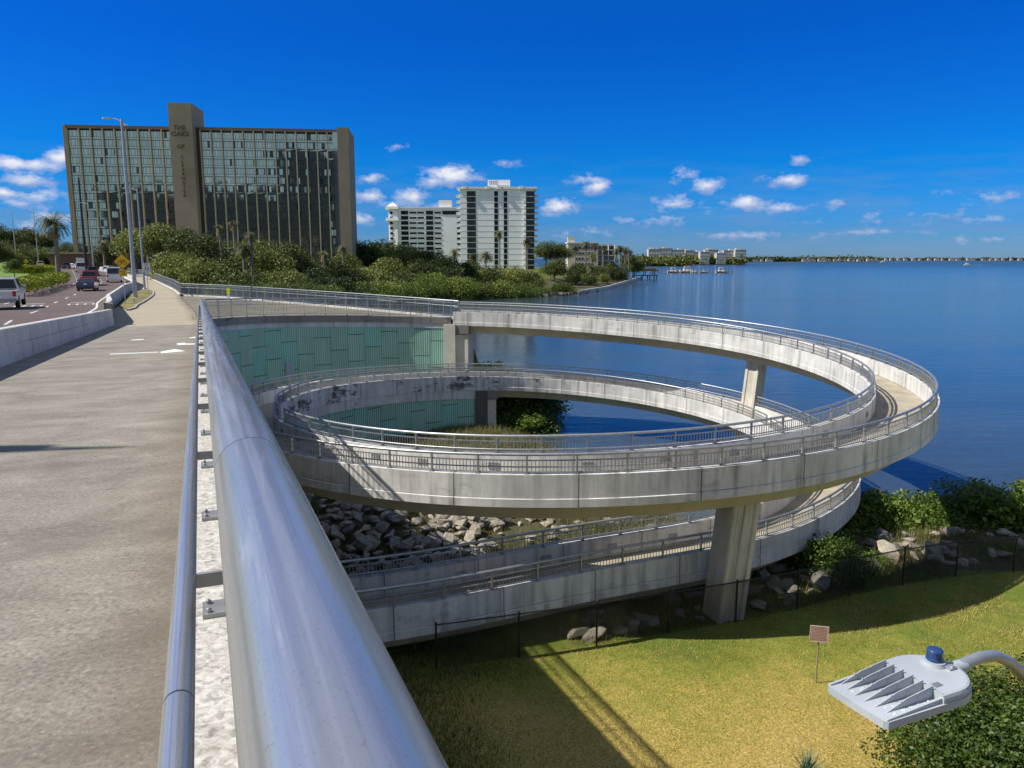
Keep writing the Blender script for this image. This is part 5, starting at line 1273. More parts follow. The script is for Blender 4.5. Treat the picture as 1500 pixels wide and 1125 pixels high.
HZ0, HZ1, NF = 10.6, 50.6, 15; fh = (HZ1-1.0-HZ0)/NF
ang = math.atan2(du.y, du.x)
def hp(s, o, z): v = A+du*s+dn*o; return Vector((v.x, v.y, z))
def hbox(s0, s1, o0, o1, z0, z1, mat, name):
    m = MB(); c = hp((s0+s1)/2, (o0+o1)/2, (z0+z1)/2); m.box(c, (abs(s1-s0), abs(o1-o0), z1-z0), ang); return m.build(name, mat, hotel)
hbox(0, L, -17, -.6, HZ0-3, HZ1-.6, M['bronze'], 'core')
hbox(-.5, L+.3, -17.5, .35, HZ1-.6, HZ1+.35, simple('parapet_cap', (.20, .16, .12), .8), 'roof_parapet')
T0 = (at(240, 160, 234).x-A.x)/du.x; T1 = (at(273, 160, 234).x-A.x)/du.x
hbox(T0, T1, -9.5, 3.6, 6, HZ1+6.6, M['tan'], 'lift_tower')
hbox(L-.2, L+3.2, -18, 1.0, 6, HZ1+.9, M['tan'], 'end_wall'); hbox(-.9, -.1, -17, .6, 6, HZ1+.1, M['tan'], 'end_wall')
hbox(T1, T1+1.2, -3, .4, 6, HZ1, M['bronze'], 'bronze_reveal')  # dark bronze strip between lift tower and right wing
rgf = np.random.default_rng(12)
wings = [(0, T0, 9), (T1+1.2, L-.2, 13)]
for (s0, s1, nb) in wings:
    bw = (s1-s0)/nb
    for f in range(NF):
        z = HZ0+f*fh; mg = MB(); ms = MB(); mf = MB()
        for b in range(nb):
            a0 = s0+b*bw+.18; a1 = s0+(b+1)*bw-.18; wd = a1-a0
            cuts = [0, .22, .62, .84, 1.0] if (b+f) % 2 else [0, .16, .40, .78, 1.0]
            for c0, c1 in zip(cuts[:-1], cuts[1:]):
                ti = rgf.normal(0, .0045, 2); x0, x1 = a0+wd*c0+.035, a0+wd*c1-.035
                o = -.25
                mg.add([hp(x0, o+ti[0]+ti[1], z+.72), hp(x1, o-ti[0]+ti[1], z+.72), hp(x1, o-ti[0]-ti[1]*1.4, z+fh-.12), hp(x0, o+ti[0]-ti[1]*1.4, z+fh-.12)], [(0, 1, 2, 3)], 1 if (rgf.random() < .07 and c1-c0 < .3) else 0)
                mf.bar(hp(x1+.035, -.22, z+.6), hp(x1+.035, -.22, z+fh-.1), .07, .07)
            ti = rgf.normal(0, .003); ms.add([hp(a0, -.25+ti, z+.06), hp(a1, -.25-ti, z+.06), hp(a1, -.25, z+.62), hp(a0, -.25, z+.62)], [(0, 1, 2, 3)])
        mf.bar(hp(s0, -.2, z+.66), hp(s1, -.2, z+.66), .10, .09); mf.bar(hp(s0, -.2, z+.02), hp(s1, -.2, z+.02), .12, .10)
        wb = mg.build('window_band', [glass_h, glass_d], hotel); ms.build('spandrel', glass_h, wb); mf.build('frame', M['spand'], wb)
    for b in range(nb+1):
        hbox(s0+b*bw-.15, s0+b*bw+.15, -.3, .45, HZ0-.5, HZ1-.6, M['tand'], 'fin')
hbox(L-1.6, L-.1, -.4, .8, HZ0-.5, HZ1-.6, glass_h, 'glazed_corner')
for s_, w_, h_ in ((14, 1.2, 1.3), (8, 3, .7), (T0+1.2, 1.3, 1.4)): hbox(s_, s_+w_, -6, -4, HZ1+.3 if s_ < 20 else HZ1+6.6, (HZ1+.3 if s_ < 20 else HZ1+6.6)+h_, M['signwhite'], 'roof_unit')
M['signmetal'] = simple('dark_bronze_letters', (.12, .092, .055), .6)
mid_s = (T0+T1)/2; rotf = (math.pi/2, 0, ang)
text_mesh('THE\nOAKS', 1.9, M['signmetal'], hotel, hp(mid_s-.3, 3.7, HZ1-1.4), rotf, ext=.08, spacing=.95)
text_mesh('OF', 1.7, M['signmetal'], hotel, hp(mid_s-.3, 3.7, HZ1-5.9), rotf, ext=.08)
text_mesh('\n'.join('CLEARWATER'), 1.35, M['signmetal'], hotel, hp(mid_s-.1, 3.7, HZ1-14.4), rotf, ext=.08, spacing=.92)
lb = thing('entrance_canopy', 'low brown flat roofed entrance building in front of the hotel', 'building')
p = at(118, 376, 226); m = MB(); m.box((p.x+3, 226, 10.9), (20, 6, 5.2), ang); m.build('wall', simple('brown_brick', (.16, .10, .065), .9), lb); m = MB(); m.box((p.x+3, 226, 13.6), (21, 7, .5), ang); m.build('roof', M['tan'], lb)
for k in range(5): m = MB(); m.box((p.x-4+k*3.4, 222.9, 10.6), (1.6, .1, 2.6), ang); m.build('window', glass_d, lb)
# opposite block, seen mirrored in the hotel glass
opp = thing('mirrored_block', 'dark brown apartment block mirrored in the lower hotel glass', 'building', (0, 0, 0))
def simple_block(root, c, size, rz, floors, mat, gm, bays=12, faces=(0, 1, 2, 3)):
    m = MB(); m.box((c[0], c[1], c[2]+size[2]/2), size, rz); m.build('wall', mat, root)
    m = MB(); m.box((c[0], c[1], c[2]+size[2]+.3), (size[0]+.6, size[1]+.6, .6), rz); m.build('roof', mat, root)
    Rz = Matrix.Rotation(rz, 3, 'Z'); fh_ = size[2]/floors
    for f in range(floors):
        m = MB()
        for q in faces:
            hx, hy = (size[0], size[1]) if q % 2 == 0 else (size[1], size[0]); nb = max(2, int(bays*hx/max(size[0], size[1])))
            for b in range(nb):
                x = -hx/2+(b+.5)*hx/nb; v = Matrix.Rotation(q*math.pi/2, 3, 'Z')@Vector((x, -hy/2-.04, c[2] and 0)); v = Rz@v
                m.box((c[0]+v.x, c[1]+v.y, c[2]+(f+.55)*fh_), (hx/nb*.62, .12, fh_*.5), rz+q*math.pi/2)
        m.build('window', gm, root)
simple_block(opp, (-140, -26, 8), (100, 20, 45), .0, 15, simple('dark_brick', (.045, .035, .028), .9), glass_d, 18)
opp2 = thing('mirrored_block', 'taller dark block mirrored at the right end of the hotel glass', 'building', (0, 0, 0))
simple_block(opp2, (-70, -26, 8), (38, 22, 70), .0, 23, simple('dark_stone', (.05, .042, .034), .9), glass_d, 8)

# ---- white tower with balconies
M['wwall'] = simple('white_render', (.86, .87, .88), .8, var=.04, scale=.15); M['wshade'] = simple('balcony_recess', (.05, .052, .055), .5); M['wdark'] = simple('dark_recess', (.012, .014, .016), .5, spec=.2); M['wdark2'] = simple('dark_pane', (.03, .035, .04), .25, spec=.5); M['balc'] = simple('balcony_white', (.78, .78, .77), .7, var=.04)
tw = thing('white_tower', 'tall white apartment tower with dark window strips and side balconies', 'building')
XL, XR, YT = -25.8, 10.8, 391; ZT = at(730, 276, YT).z; ZB = 3.0; nf = 15; fh = (ZT-1.2-ZB)/nf
m = MB(); m.box(((XL+XR)/2, YT+9, (ZB+ZT)/2), (XR-XL, 18, ZT-ZB)); m.build('wall', M['wwall'], tw)
m = MB(); m.box(((XL+XR)/2, YT+9, ZT+.25), (XR-XL+3.0, 19.5, 1.0)); 
for x in (XL+2.5, XL+14, XL+19.5, XR-6): m.box((x, YT-.6, ZT+.35), (2.0, 1.6, 1.5))
m.build('roof_edge', M['balc'], tw)
xa, xb = at(714, 262, YT).x, at(747, 262, YT).x
m = MB(); m.box(((xa+xb)/2, YT+8, ZT+2.6), (xb-xa, 8, 3.8)); ph = m.build('penthouse', M['wwall'], tw)
m = MB(); 
for k in range(5): m.box((xa+1+k*.9, YT+3.95, ZT+3.0), (.45, .1, 2.2))
for k in range(5): m.box((xa+5.3+k*1.2, YT+3.95, ZT+1.5), (.8, .1, 1.0))
m.build('louvre', simple('louvre_grey', (.35, .38, .42), .7), ph)
def twx(px): return at(px, 320, YT).x
strips = [(684, 697), (724, 729.5), (738, 743), (770.5, 783)]
for f in range(nf):
    z = ZB+f*fh
    for i, (a, b) in enumerate(strips):
        x0, x1 = twx(a), twx(b); m = MB(); m.box(((x0+x1)/2, YT-.03, z+fh*.53), (x1-x0, .14, fh*.84)); o = m.build('window', M['wdark'], tw)
        if i in (0, 3):
            m = MB()
            for k in range(4): m.box((x0+(x1-x0)*(k+.5)/4, YT-.14, z+fh*.55), ((x1-x0)/4*.74, .06, fh*.62))
            m.build('pane', M['wdark2'], o)
    m = MB(); m.box(((XL+XR)/2, YT-.02, z+.02), (XR-XL, .1, .1)); m.build('floor_line', simple('floor_line', (.60, .62, .66), .8) if f == 0 else bpy.data.materials['floor_line'], tw)
    # side balconies
    m = MB(); m.box((XL-1.0, YT+3.2, z+.5), (2.0, 5.5, 1.05)); m.build('balcony', M['balc'], tw)
    m = MB(); m.box((XR+1.1, YT+3.5, z+.3), (2.2, 5.5, .3)); m.box((XR+2.1, YT+3.5, z+.8), (.12, 5.5, .8)); m.box((XR+1.1, YT+.8, z+.8), (2.2, .1, .8)); m.build('balcony', M['balc'], tw)
    m = MB(); m.box((twx(768.5), YT-.6, z+.5), (1.1, 1.0, 1.2)); m.build('balcony', M['balc'], tw)
# ---- lower white block
wb = thing('white_block', 'broad white apartment block with black window bands left of the tower', 'building')
YB = 458; xl, xr = at(583, 320, YB).x, at(672, 320, YB).x; zt = at(600, 305, YB).z; zb_ = 6; nf = 9; fh = 2.93
m = MB(); m.box(((xl+xr)/2+2, YB+10, (zt+zb_)/2), (xr-xl+4, 20, zt-zb_)); m.build('wall', M['wwall'], wb)
m = MB(); m.prism([(xl-6.2, YB+5), (xl-5, YB-1.5), (xl, YB-2.2), (xl, YB+10), (xl-5, YB+12)], zb_, zt-.5); m.build('corner_bay', M['balc'], wb)
m = MB(); m.prism([(xl-8, YB+5), (xl-6.8, YB-2.5), (xl+.8, YB-3.5), (xl+.8, YB+11), (xl-6.5, YB+13)], zt-7.2, zt-5.6); m.prism([(xl-8, YB+5), (xl-6.8, YB-2.5), (xl+.8, YB-3.5), (xl+.8, YB+11), (xl-6.5, YB+13)], zt-.5, zt+1.0); m.build('balcony', M['balc'], wb)
m = MB(); c_ = (xl-3.5, YB+4); m.add([(c_[0]-3.4, c_[1]-3, zt+1), (c_[0]+3.4, c_[1]-3, zt+1), (c_[0]+3.4, c_[1]+3, zt+1), (c_[0]-3.4, c_[1]+3, zt+1), (c_[0], c_[1], zt+3.6)], [(0, 1, 4), (1, 2, 4), (2, 3, 4), (3, 0, 4)]); m.build('pyramid_roof', M['balc'], wb)
x0, x1 = at(642, 297, YB).x, at(661, 297, YB).x; m = MB(); m.box(((x0+x1)/2, YB+6, zt+2.6), (x1-x0, 6, 4.4)); m.build('penthouse', M['balc'], wb)
m = MB(); m.box(((xl+xr)/2+2, YB+10, zt+.3), (xr-xl+4.5, 20.6, .7)); m.build('roof_edge', M['balc'], wb)
for f in range(nf):
    z = zt-1.2-(f+1)*fh
    for k, (a, b, hgt) in enumerate([(587.5, 598, .72), (600, 610, .34), (611.5, 621, .34), (624, 634.5, .74), (636.5, 646, .34)]):
        xa_, xb_ = at(a, 320, YB).x, at(b, 320, YB).x; m = MB(); m.box(((xa_+xb_)/2, YB-.05, z+fh*.55), (xb_-xa_, .3, fh*hgt)); m.build('window', M['wdark'], wb)
    m = MB(); m.box((xl-3.6, YB-1.9, z+fh*.5), (1.6, .3, 1.3)); m.build('window', glass_d, wb)
    m = MB(); xa_ = at(670.5, 320, YB).x; m.box((xa_+2, YB-.1, z+fh*.5), (5, .5, fh*.42)); m.build('window', glass_d, wb)
xa_, xb_ = at(648, 312, YB).x, at(671, 312, YB).x; m = MB(); m.box(((xa_+xb_)/2, YB-.06, zt-2.5), (xb_-xa_, .3, 2.1)); m.build('window', glass_d, wb)
# ---- beige apartments on the shore
bg = thing('beige_apartments', 'five storey beige apartment block among palms on the shore', 'building')
M['beige'] = simple('beige_render', (.62, .56, .42), .85, var=.06, scale=.2); YG = 420
xl, xr = at(832, 370, YG).x, at(876, 370, YG).x; zt = at(850, 356, YG).z; nf = 6; fh = 2.9
m = MB(); m.box(((xl+xr)/2, YG+8, (zt+1)/2), (xr-xl, 16, zt-1)); m.build('wall', M['beige'], bg)
m = MB(); m.box((xl+1.8, YG+3, zt+.8), (3.6, 5, 4.8)); m.build('stair_tower', M['beige'], bg)
m = MB(); m.box(((xl+xr)/2, YG+8, zt+.2), (xr-xl+1, 17, .7)); m.build('roof_edge', M['balc'], bg)
for f in range(nf):
    z = zt-1-(f+1)*fh
    for k in range(6): x = xl+4.6+k*(xr-xl-6)/6; m = MB(); m.box((x, YG-.03, z+fh*.5), (1.25 if k % 2 else .8, .2, 1.3)); m.build('window', glass_d, bg)
x2 = at(900, 370, YG+12).x
m = MB(); m.box(((xr+x2)/2, YG+20, (zt)/2-.2), (x2-xr, 16, zt-.6)); m.build('wing', simple('shaded_beige', (.50, .47, .40), .85), bg)
for f in range(nf):
    z = zt-1-(f+1)*fh; m = MB(); m.box(((xr+x2)/2, YG+11.2, z+.3), (x2-xr, 1.6, .25)); [m.box((xr+(x2-xr)*k/3, YG+11.2, z+fh/2), (.35, 1.6, fh)) for k in range(4)]; m.build('balcony', M['balc'], bg)
    m = MB(); m.box(((xr+x2)/2, YG+12.0, z+fh*.55), (x2-xr-.5, .2, fh*.72)); m.build('window', glass_d, bg)
sw = thing('sea_wall', 'low grey sea wall running along the shore to the dock house', 'wall')
P = np.array([(23, 263.5, .0), (36.4, 300.5, 0), (56.5, 380.5, 0), (77.4, 464, 0)], float); Pq, s = resample(P, 6); sweep(Pq, normals(Pq), [(.3, 1.35), (-.3, 1.35), (-.3, -1), (.3, -1)], M['wallcon'], 'wall_face', sw, s=s)
dh = thing('dock_house', 'small brown roofed dock house on piles off the sea wall', 'building')
p = at(944, 402, 462); m = MB(); m.box((p.x, 462, 2.0), (15, 9, .35)); [m.tube([(p.x+a, 462+b, -1), (p.x+a, 462+b, 1.9)], .3, 6) for a in (-6.5, -2, 2.5, 6.5) for b in (-4, 4)]; m.build('deck', simple('dock_timber', (.10, .08, .06), .9), dh)
m = MB(); [m.tube([(p.x+a, 462+b, 2), (p.x+a, 462+b, 4.6)], .2, 6) for a in (-5.5, 0, 5.5) for b in (-3.5, 3.5)]; m.build('post', M['bark'], dh)
m = MB(); m.prism([(-8, 4.5), (8, 4.5), (5, 6.2), (-5, 6.2)], -5, 5, 0, Matrix(((1, 0, 0), (0, 0, 1), (0, 1, 0)))); o = m.build('roof', simple('brown_roof', (.13, .085, .06), .9), dh); o.location = (p.x, 462, 0)
# ---- long dock with moored boats
YD = 640; dx0, dx1 = at(951, 397, YD).x, at(1071, 397, YD).x
dock = thing('dock', 'long thin dock on piles reaching across the bay', 'dock')
m = MB(); m.box(((dx0+dx1)/2, YD, 1.1), (dx1-dx0, 2.2, .35)); m.build('deck', simple('dock_boards', (.28, .26, .23), .9), dock)
for k in range(22):
    x = dx0+(dx1-dx0)*k/21; m = MB(); m.tube([(x, YD-3.4-(k % 2), -1), (x, YD-3.4-(k % 2), 3.8+(k % 3)*.6)], .28, 6); m.build('piling', M['bark'], dock)
def boat(label, x, y, L, big=False, rz=0):
    b = thing('moored_boat' if rz < 1 else 'speedboat', label, 'boat', (x, y, .0), rz)
    m = MB(); h = L*.16; prof = [(-.5, -.13), (-.5, .13), (.1, .16), (.38, .09), (.5, 0), (.38, -.09), (.1, -.16)]; n_ = len(prof)
    vs = [(a*L*.9, c*L*.8, -.2) for a, c in prof]+[(a*L, c*L*1.15, h) for a, c in prof]; m.add(vs, [tuple(range(n_))[::-1], tuple(range(n_, 2*n_))]+[(i, (i+1) % n_, n_+(i+1) % n_, n_+i) for i in range(n_)]); m.build('hull', M['signwhite'], b)
    m = MB(); m.box((-.05*L, 0, h+L*.07), (L*.42, L*.2, L*.14)); cb_ = m.build('cabin', M['balc'], b); m = MB(); m.box((-.05*L, 0, h+L*.085), (L*.43, L*.205, L*.045)); m.build('window', glass_d, cb_)
    if big: m = MB(); m.box((-.05*L, 0, h+L*.24), (L*.34, L*.2, .25)); [m.tube([(-.05*L+a*L*.15, c*L*.08, h+L*.1), (-.05*L+a*L*.15, c*L*.08, h+L*.24)], .09, 5) for a in (-1, 1) for c in (-1, 1)]; m.build('flybridge', M['balc'], b)
boat('white cabin boat lifted at the middle left of the dock', at(988, 392, YD).x, YD+3, 11, True); boat('large white motor yacht at the middle of the dock', at(1009, 392, YD).x, YD+3, 14, True); boat('small white boat just right of the yacht at the dock', at(1017, 396, YD).x, YD-2, 7); boat('pale boat near the outer end of the dock', at(1059, 394, YD).x, YD+3, 11, True); boat('small grey white boat between yacht and dock end', at(1032, 397, YD).x, YD+3, 8)
# ---- far shores
def shore_mound(name, px0, px1, Yd, depth, h, label=None):
    x0, x1 = at(px0, 380, Yd).x, at(px1, 380, Yd).x; m = MB(); n_ = 60; rg = random.Random(int(Yd)); vs = []; fs = []
    for i in range(n_+1):
        x = x0+(x1-x0)*i/n_; e = min(1, i/4, (n_-i)/4); vs += [(x, Yd, -.5), (x, Yd+depth*.1, .6*e), (x, Yd+depth*.5, h*e), (x, Yd+depth, -.5)]
        if i: fs += [(4*i-4+j, 4*i+j, 4*i+j+1, 4*i-3+j) for j in range(3)]
    m.add(vs, fs); return tag(m.build(name, simple('far_ground', (.10, .11, .05), .95)), kind='structure')
shore_mound('far_land', 925, 1102, 1430, 300, 2.2); shore_mound('island_land', 1085, 1300, 2550, 300, 1.5); shore_mound('distant_land', 1240, 1900, 3600, 400, 1.5)
def woods(name, label, px0, px1, Yd, dep, h, n, leaf, seed, mat='leaf'):
    rg = np.random.default_rng(seed); x0, x1 = at(px0, 380, Yd).x, at(px1, 380, Yd).x; k = n//40
    cx = rg.uniform(x0, x1, k); cy = Yd+rg.uniform(0, dep, k); hh = h*rg.uniform(.5, 1.1, k)
    C = np.repeat(np.stack([cx, cy, hh*.5], -1), 40, 0)+rg.normal(0, 1, (k*40, 3))*np.stack([np.repeat(hh*.45, 40)]*2+[np.repeat(hh*.26, 40)], -1)
    C[:, 2] = np.clip(C[:, 2], .3, None); o = link(name, leaves_mesh(name, C, leaf, M[mat], rg, .3)); return tag(o, label, 'woodland', kind='stuff')
woods('far_woods', 'far line of trees along the shore right of the beige block', 934, 1090, 1445, 90, 15, 16000, 3.0, 1); woods('island_woods', 'low dark trees on the distant island', 1098, 1292, 2570, 80, 15, 9000, 4.2, 2); woods('distant_woods', 'thin line of trees on the horizon at the right', 1250, 1860, 3640, 80, 13, 12000, 5.5, 3)
woods('near_point_woods', 'green scrub on the point left of the far apartments', 928, 1010, 1180, 120, 13, 9000, 2.4, 4)
fb = [(950, 969, 365, 1300, 4, 'long white low block with red base at the left of the far shore'), (964, 985, 364, 1470, 4, 'white far apartment block with blue glass, left end'), (984, 1003, 366, 1470, 5, 'pinkish white far block next to the long grey one'),
      (1004, 1017, 367, 1500, 4, 'small cream far block with a roof turret'), (1018, 1030, 369, 1500, 4, 'low grey far block between cream and stepped ones'), (1026, 1040, 369, 1440, 4, 'low white far block before the stepped one'), (1033, 1052, 366, 1520, 5, 'stepped white far block with a rooftop tank'), (1050, 1064, 371, 1440, 4, 'pale far block with arched front near the right group'),
      (1060, 1077, 367, 1460, 5, 'tall white and glass far block, second from the right'), (1077, 1093, 366, 1450, 5, 'glassy far block at the right end of the far shore')]
M['farwhite'] = simple('far_white_render', (.48, .465, .43), .8, var=.04, scale=.05); M['farglass'] = simple('far_blue_glass', (.16, .24, .28), .3)
for i, (a, b, top, Yd, nf, lab) in enumerate(fb):
    x0, x1 = at(a, 370, Yd).x, at(b, 370, Yd).x; zt = at(a, top, Yd).z; t = thing('far_apartments', lab, 'building', group='apartment blocks on the far shore')
    simple_block(t, ((x0+x1)/2, Yd+8, 1), (x1-x0, 16, zt-1), 0, nf, M['farwhite'], M['farglass'], 5+i % 3, (0,))
    m = MB(); m.box(((x0+x1)/2+(i % 3-1)*4, Yd+8, zt+1.6), (7, 8, 2.6)); m.build('penthouse', M['farwhite'], t)
hr_ = random.Random(8)
for i in range(26):
    px = 1108+i*7.1+hr_.uniform(-2, 2); Yd = 2560
    if 1135 < px < 1178: continue
    x = at(px, 380, Yd).x; t = thing('island_house', f'tiny pale house, {ORD[i]} along the distant island from the left', 'house', (x, Yd, 1.0), 0, 'houses on the distant island'); w_ = hr_.uniform(9, 17); h_ = hr_.uniform(5, 9)
    m = MB(); m.box((0, 0, h_/2), (w_, 9, h_)); m.build('wall', M['farwhite'], t); m = MB(); m.prism([(-w_/2-.6, h_), (w_/2+.6, h_), (0, h_+2.6)], -5, 5, 0, Matrix(((1, 0, 0), (0, 0, 1), (0, 1, 0)))); m.build('roof', simple('house_roof', (.25, .20, .16), .9) if i == 0 else bpy.data.materials['house_roof'], t)
for i in range(22):
    px = 1262+i*11+hr_.uniform(-3, 3); Yd = 3630; x = at(px, 380, Yd).x; t = thing('horizon_house', f'tiny house, {ORD[i]} from the left on the horizon shore', 'house', (x, Yd, .8), 0, 'houses on the horizon shore'); w_ = hr_.uniform(10, 24); h_ = hr_.uniform(6, 10)
    m = MB(); m.box((0, 0, h_/2), (w_, 9, h_)); m.build('wall', M['farwhite'], t); m = MB(); m.prism([(-w_/2-.6, h_), (w_/2+.6, h_), (0, h_+3)], -5, 5, 0, Matrix(((1, 0, 0), (0, 0, 1), (0, 1, 0)))); m.build('roof', bpy.data.materials['house_roof'], t)
def wake(name, px, Yd, L, w):
    x = at(px, 385, Yd).x; m = MB(); m.add([(x, Yd, .02), (x+L, Yd+6, .02), (x+L, Yd-6-w, .02), (x, Yd-1.5, .02)], [(0, 1, 2, 3)]); return tag(m.build(name, simple('foam', (.6, .65, .68), .8)), kind='structure')
boat('speedboat with white wake crossing the far right of the bay', at(1416, 389, 1350).x, 1350, 11, True, math.pi); wake('wake', 1417, 1350, 26, 2)
boat('distant fast boat near the island trailing a long wake', at(1293, 385, 2200).x, 2200, 16, True, math.pi); wake('wake', 1294, 2200, 70, 6)
# ================================================================== SKY, SUN, CAMERA
def px_ang(px, py):
    u = (px-750)/F; v = (562.5-py)/F
    y = math.cos(PIT)+v*math.sin(PIT); z = -math.sin(PIT)+v*math.cos(PIT)
    return math.atan2(u, y), math.atan2(z, math.hypot(u, y))
W = bpy.data.worlds.new('World'); scn.world = W; W.use_nodes = True; wt = W.node_tree
class WN(NT):
    def __init__(s): s.t = wt; s.b = wt.nodes['Background']; s.o = wt.nodes['World Output']
w = WN()
SUN_EL = R(48)
sky = w.n('ShaderNodeTexSky', sky_type='NISHITA'); sky.sun_disc = False; sky.sun_elevation = SUN_EL; sky.sun_rotation = R(-98)
sky.air_density = 1.0; sky.dust_density = .15; sky.ozone_density = 4.0; sky.altitude = 0
co = w.coord('Generated'); sp = w.n('ShaderNodeSeparateXYZ'); w.l(co, sp.inputs[0])
az = w.math('ARCTAN2', sp.outputs[0], sp.outputs[1]); el = w.math('ARCSINE', sp.outputs[2])
hs = w.n('ShaderNodeHueSaturation'); w.l(sky.outputs[0], hs.inputs['Color']); hs.inputs['Saturation'].default_value = 1.45; hs.inputs['Value'].default_value = 1.0; hs.inputs['Hue'].default_value = .502
skyc = w.mix(1.0, hs.outputs[0], w.ramp(el, [(0., (.16, .30, .70)), (.04, (.085, .285, .70)), (.11, (.018, .345, .72)), (.26, (.05, .36, .75)), (.45, (.30, .55, .80)), (1., (.75, .80, .85))]), 'MULTIPLY')
cb = w.n('ShaderNodeCombineXYZ'); w.l(az, cb.inputs[0]); w.l(el, cb.inputs[1])
nz = w.n('ShaderNodeTexNoise'); w.l(w.mapp(cb.outputs[0], (1, 1.7, 1)), nz.inputs['Vector']); nz.inputs['Scale'].default_value = 34; nz.inputs['Detail'].default_value = 7; nz.inputs['Roughness'].default_value = .62
nz2 = w.noise(w.mapp(cb.outputs[0], (1, 1.8, 1), (3, 1, 0)), 95, 4, .6)
CL = [(660, 259, 92, 30, 1), (628, 266, 50, 20, .8), (858, 264, 55, 17, .75), (874, 274, 44, 20, .95), (1155, 264, 76, 20, .85), (823, 304, 60, 26, 1), (1034, 273, 56, 24, .8), (1000, 259, 54, 20, .55),
      (985, 300, 80, 26, .7), (1098, 297, 66, 24, .85), (1142, 306, 62, 18, .6), (540, 263, 44, 16, .9), (30, 242, 110, 24, .9), (88, 232, 44, 24, 1), (38, 264, 60, 20, .8), (4, 283, 40, 16, .9), (60, 290, 70, 22, .75), (30, 298, 60, 16, .6), (80, 318, 60, 20, .6),
      (30, 330, 90, 16, .45), (545, 288, 50, 22, .7), (604, 290, 64, 26, .85), (575, 300, 60, 18, .55), (640, 302, 60, 16, .5), (530, 322, 44, 22, .7), (575, 219, 40, 16, .42), (750, 239, 44, 13, .36), (1175, 234, 34, 13, .36), (1405, 288, 60, 16, .42), (1462, 288, 50, 20, .45),
      (1442, 322, 46, 14, .5), (1160, 325, 90, 14, .45), (1330, 318, 120, 20, .35), (950, 322, 120, 16, .42), (1090, 345, 140, 12, .35), (1290, 340, 130, 10, .4), (1445, 350, 120, 12, .4), (860, 340, 120, 16, .35), (1225, 300, 90, 18, .38)]
for k in range(26):   # clouds outside the frame, for reflections and other views
    a = random.uniform(-3.14, 3.14)
    if abs(a) < .75: continue
    CL.append((a, random.uniform(.03, .22), random.uniform(.05, .16), random.uniform(.015, .05), random.uniform(.5, 1), 1))
acc = None; bot = None
for c in CL:
    if len(c) == 6: a, e, hw, hh = c[0], c[1], c[2]/2, c[3]/2
    else:
        a, e = px_ang(c[0], c[1]); hw = c[2]/2/F*.95; hh = c[3]/2/F
    dx = w.math('DIVIDE', w.math('SUBTRACT', az, a), hw); dy = w.math('DIVIDE', w.math('SUBTRACT', el, e), hh)
    r2 = w.math('ADD', w.math('MULTIPLY', dx, dx), w.math('MULTIPLY', dy, dy))
    m_ = w.math('MULTIPLY', w.math('SUBTRACT', 1.35, w.math('SQRT', r2)), c[4])
    s_ = w.math('MULTIPLY', w.math('MAXIMUM', m_, 0), w.math('ADD', .55, w.math('MULTIPLY', dy, .55)))
    acc = m_ if acc is None else w.math('MAXIMUM', acc, m_); bot = s_ if bot is None else w.math('MAXIMUM', bot, s_)
nn = w.math('ADD', w.math('MULTIPLY', w.math('SUBTRACT', nz.outputs['Fac'], .5), 2.6), w.math('MULTIPLY', w.math('SUBTRACT', nz2, .5), .6))
al = w.math('SUBTRACT', w.math('ADD', acc, nn), .24)
alpha = w.ramp(al, [(0., 0.), (.30, .42), (.8, .96)])
shade = w.ramp(w.math('ADD', bot, w.math('MULTIPLY', nn, .25)), [(.12, (.36, .44, .68)), (.45, (.62, .68, .86)), (.85, (.98, .98, 1.0))])
# thin cloud veil low over the horizon
veil = w.noise(w.mapp(cb.outputs[0], (.7, 4.5, 1), (1, 5, 0)), 16, 6, .6)
low = w.n('ShaderNodeMapRange'); w.l(el, low.inputs[0]); low.inputs[1].default_value = .13; low.inputs[2].default_value = .01
va = w.math('MULTIPLY', w.ramp(veil, [(.44, 0.), (.72, .65)]), low.outputs[0])
CLB = 6.0     # cloud radiance in sky units
def scaled(c, k):
    x = w.n('ShaderNodeVectorMath', operation='SCALE'); w.val(x.inputs[0], c); x.inputs['Scale'].default_value = k; return x.outputs[0]
hz = w.n('ShaderNodeMapRange'); w.l(sp.outputs[1], hz.inputs[0]); hz.inputs[1].default_value = .15; hz.inputs[2].default_value = -.35; hz.inputs[3].default_value = 0; hz.inputs[4].default_value = .8
hz2 = w.n('ShaderNodeMapRange'); w.l(el, hz2.inputs[0]); hz2.inputs[1].default_value = .6; hz2.inputs[2].default_value = .2
skyc = w.mix(w.math('MULTIPLY', hz.outputs[0], hz2.outputs[0]), skyc, scaled((.50, .62, .66), 5.0))   # pale haze added behind the camera, whitening what the hotel glass reflects
c1 = w.mix(va, skyc, scaled((.26, .42, .74), 4.6))
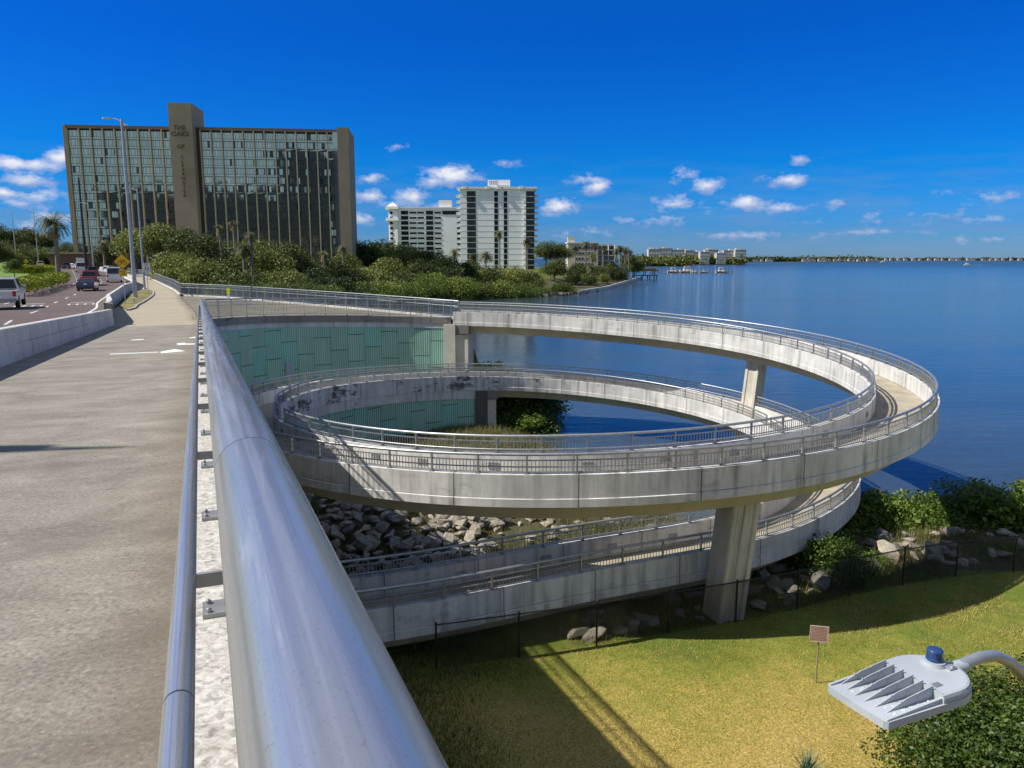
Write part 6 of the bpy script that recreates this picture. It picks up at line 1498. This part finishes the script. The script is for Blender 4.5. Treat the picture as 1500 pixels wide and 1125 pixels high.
c2 = w.mix(alpha, c1, scaled(shade, CLB))
# broken cumulus added higher up and behind the camera, unseen, for white fill light
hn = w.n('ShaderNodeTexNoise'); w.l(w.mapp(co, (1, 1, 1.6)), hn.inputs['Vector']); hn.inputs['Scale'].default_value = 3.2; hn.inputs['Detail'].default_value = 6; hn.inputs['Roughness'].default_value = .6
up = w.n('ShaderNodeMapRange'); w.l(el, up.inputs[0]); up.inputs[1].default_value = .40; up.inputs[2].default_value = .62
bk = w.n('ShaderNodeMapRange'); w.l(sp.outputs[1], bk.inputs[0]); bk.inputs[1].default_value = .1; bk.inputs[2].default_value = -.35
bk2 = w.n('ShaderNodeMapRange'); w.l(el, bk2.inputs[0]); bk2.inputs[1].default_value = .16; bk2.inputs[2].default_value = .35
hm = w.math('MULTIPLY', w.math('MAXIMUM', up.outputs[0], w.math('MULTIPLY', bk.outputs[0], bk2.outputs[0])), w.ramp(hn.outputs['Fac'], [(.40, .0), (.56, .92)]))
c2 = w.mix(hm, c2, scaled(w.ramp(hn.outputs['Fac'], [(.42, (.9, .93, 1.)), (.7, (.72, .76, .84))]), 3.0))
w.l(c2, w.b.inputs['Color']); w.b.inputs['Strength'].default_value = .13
sd = bpy.data.lights.new('sun', 'SUN'); sd.energy = 5.0; sd.angle = R(.55); sd.color = (1, .94, .84)
so = bpy.data.objects.new('sun', sd); COL.objects.link(so)
so.rotation_euler = Vector((math.cos(SUN_EL)*math.cos(R(8)), math.cos(SUN_EL)*math.sin(R(8)), -math.sin(SUN_EL))).to_track_quat('-Z', 'Y').to_euler()
cam = bpy.data.cameras.new('camera'); co_ = bpy.data.objects.new('camera', cam); COL.objects.link(co_)
cam.sensor_width = 36; cam.lens = F/1500*36; cam.clip_start = .02; cam.clip_end = 30000
co_.location = (0, 0, EYE); co_.rotation_euler = (math.pi/2-PIT, 0, 0)
scn.camera = co_
vs_ = scn.view_settings; vs_.view_transform = 'Standard'; vs_.look = 'None'; vs_.exposure = .32; vs_.gamma = 1
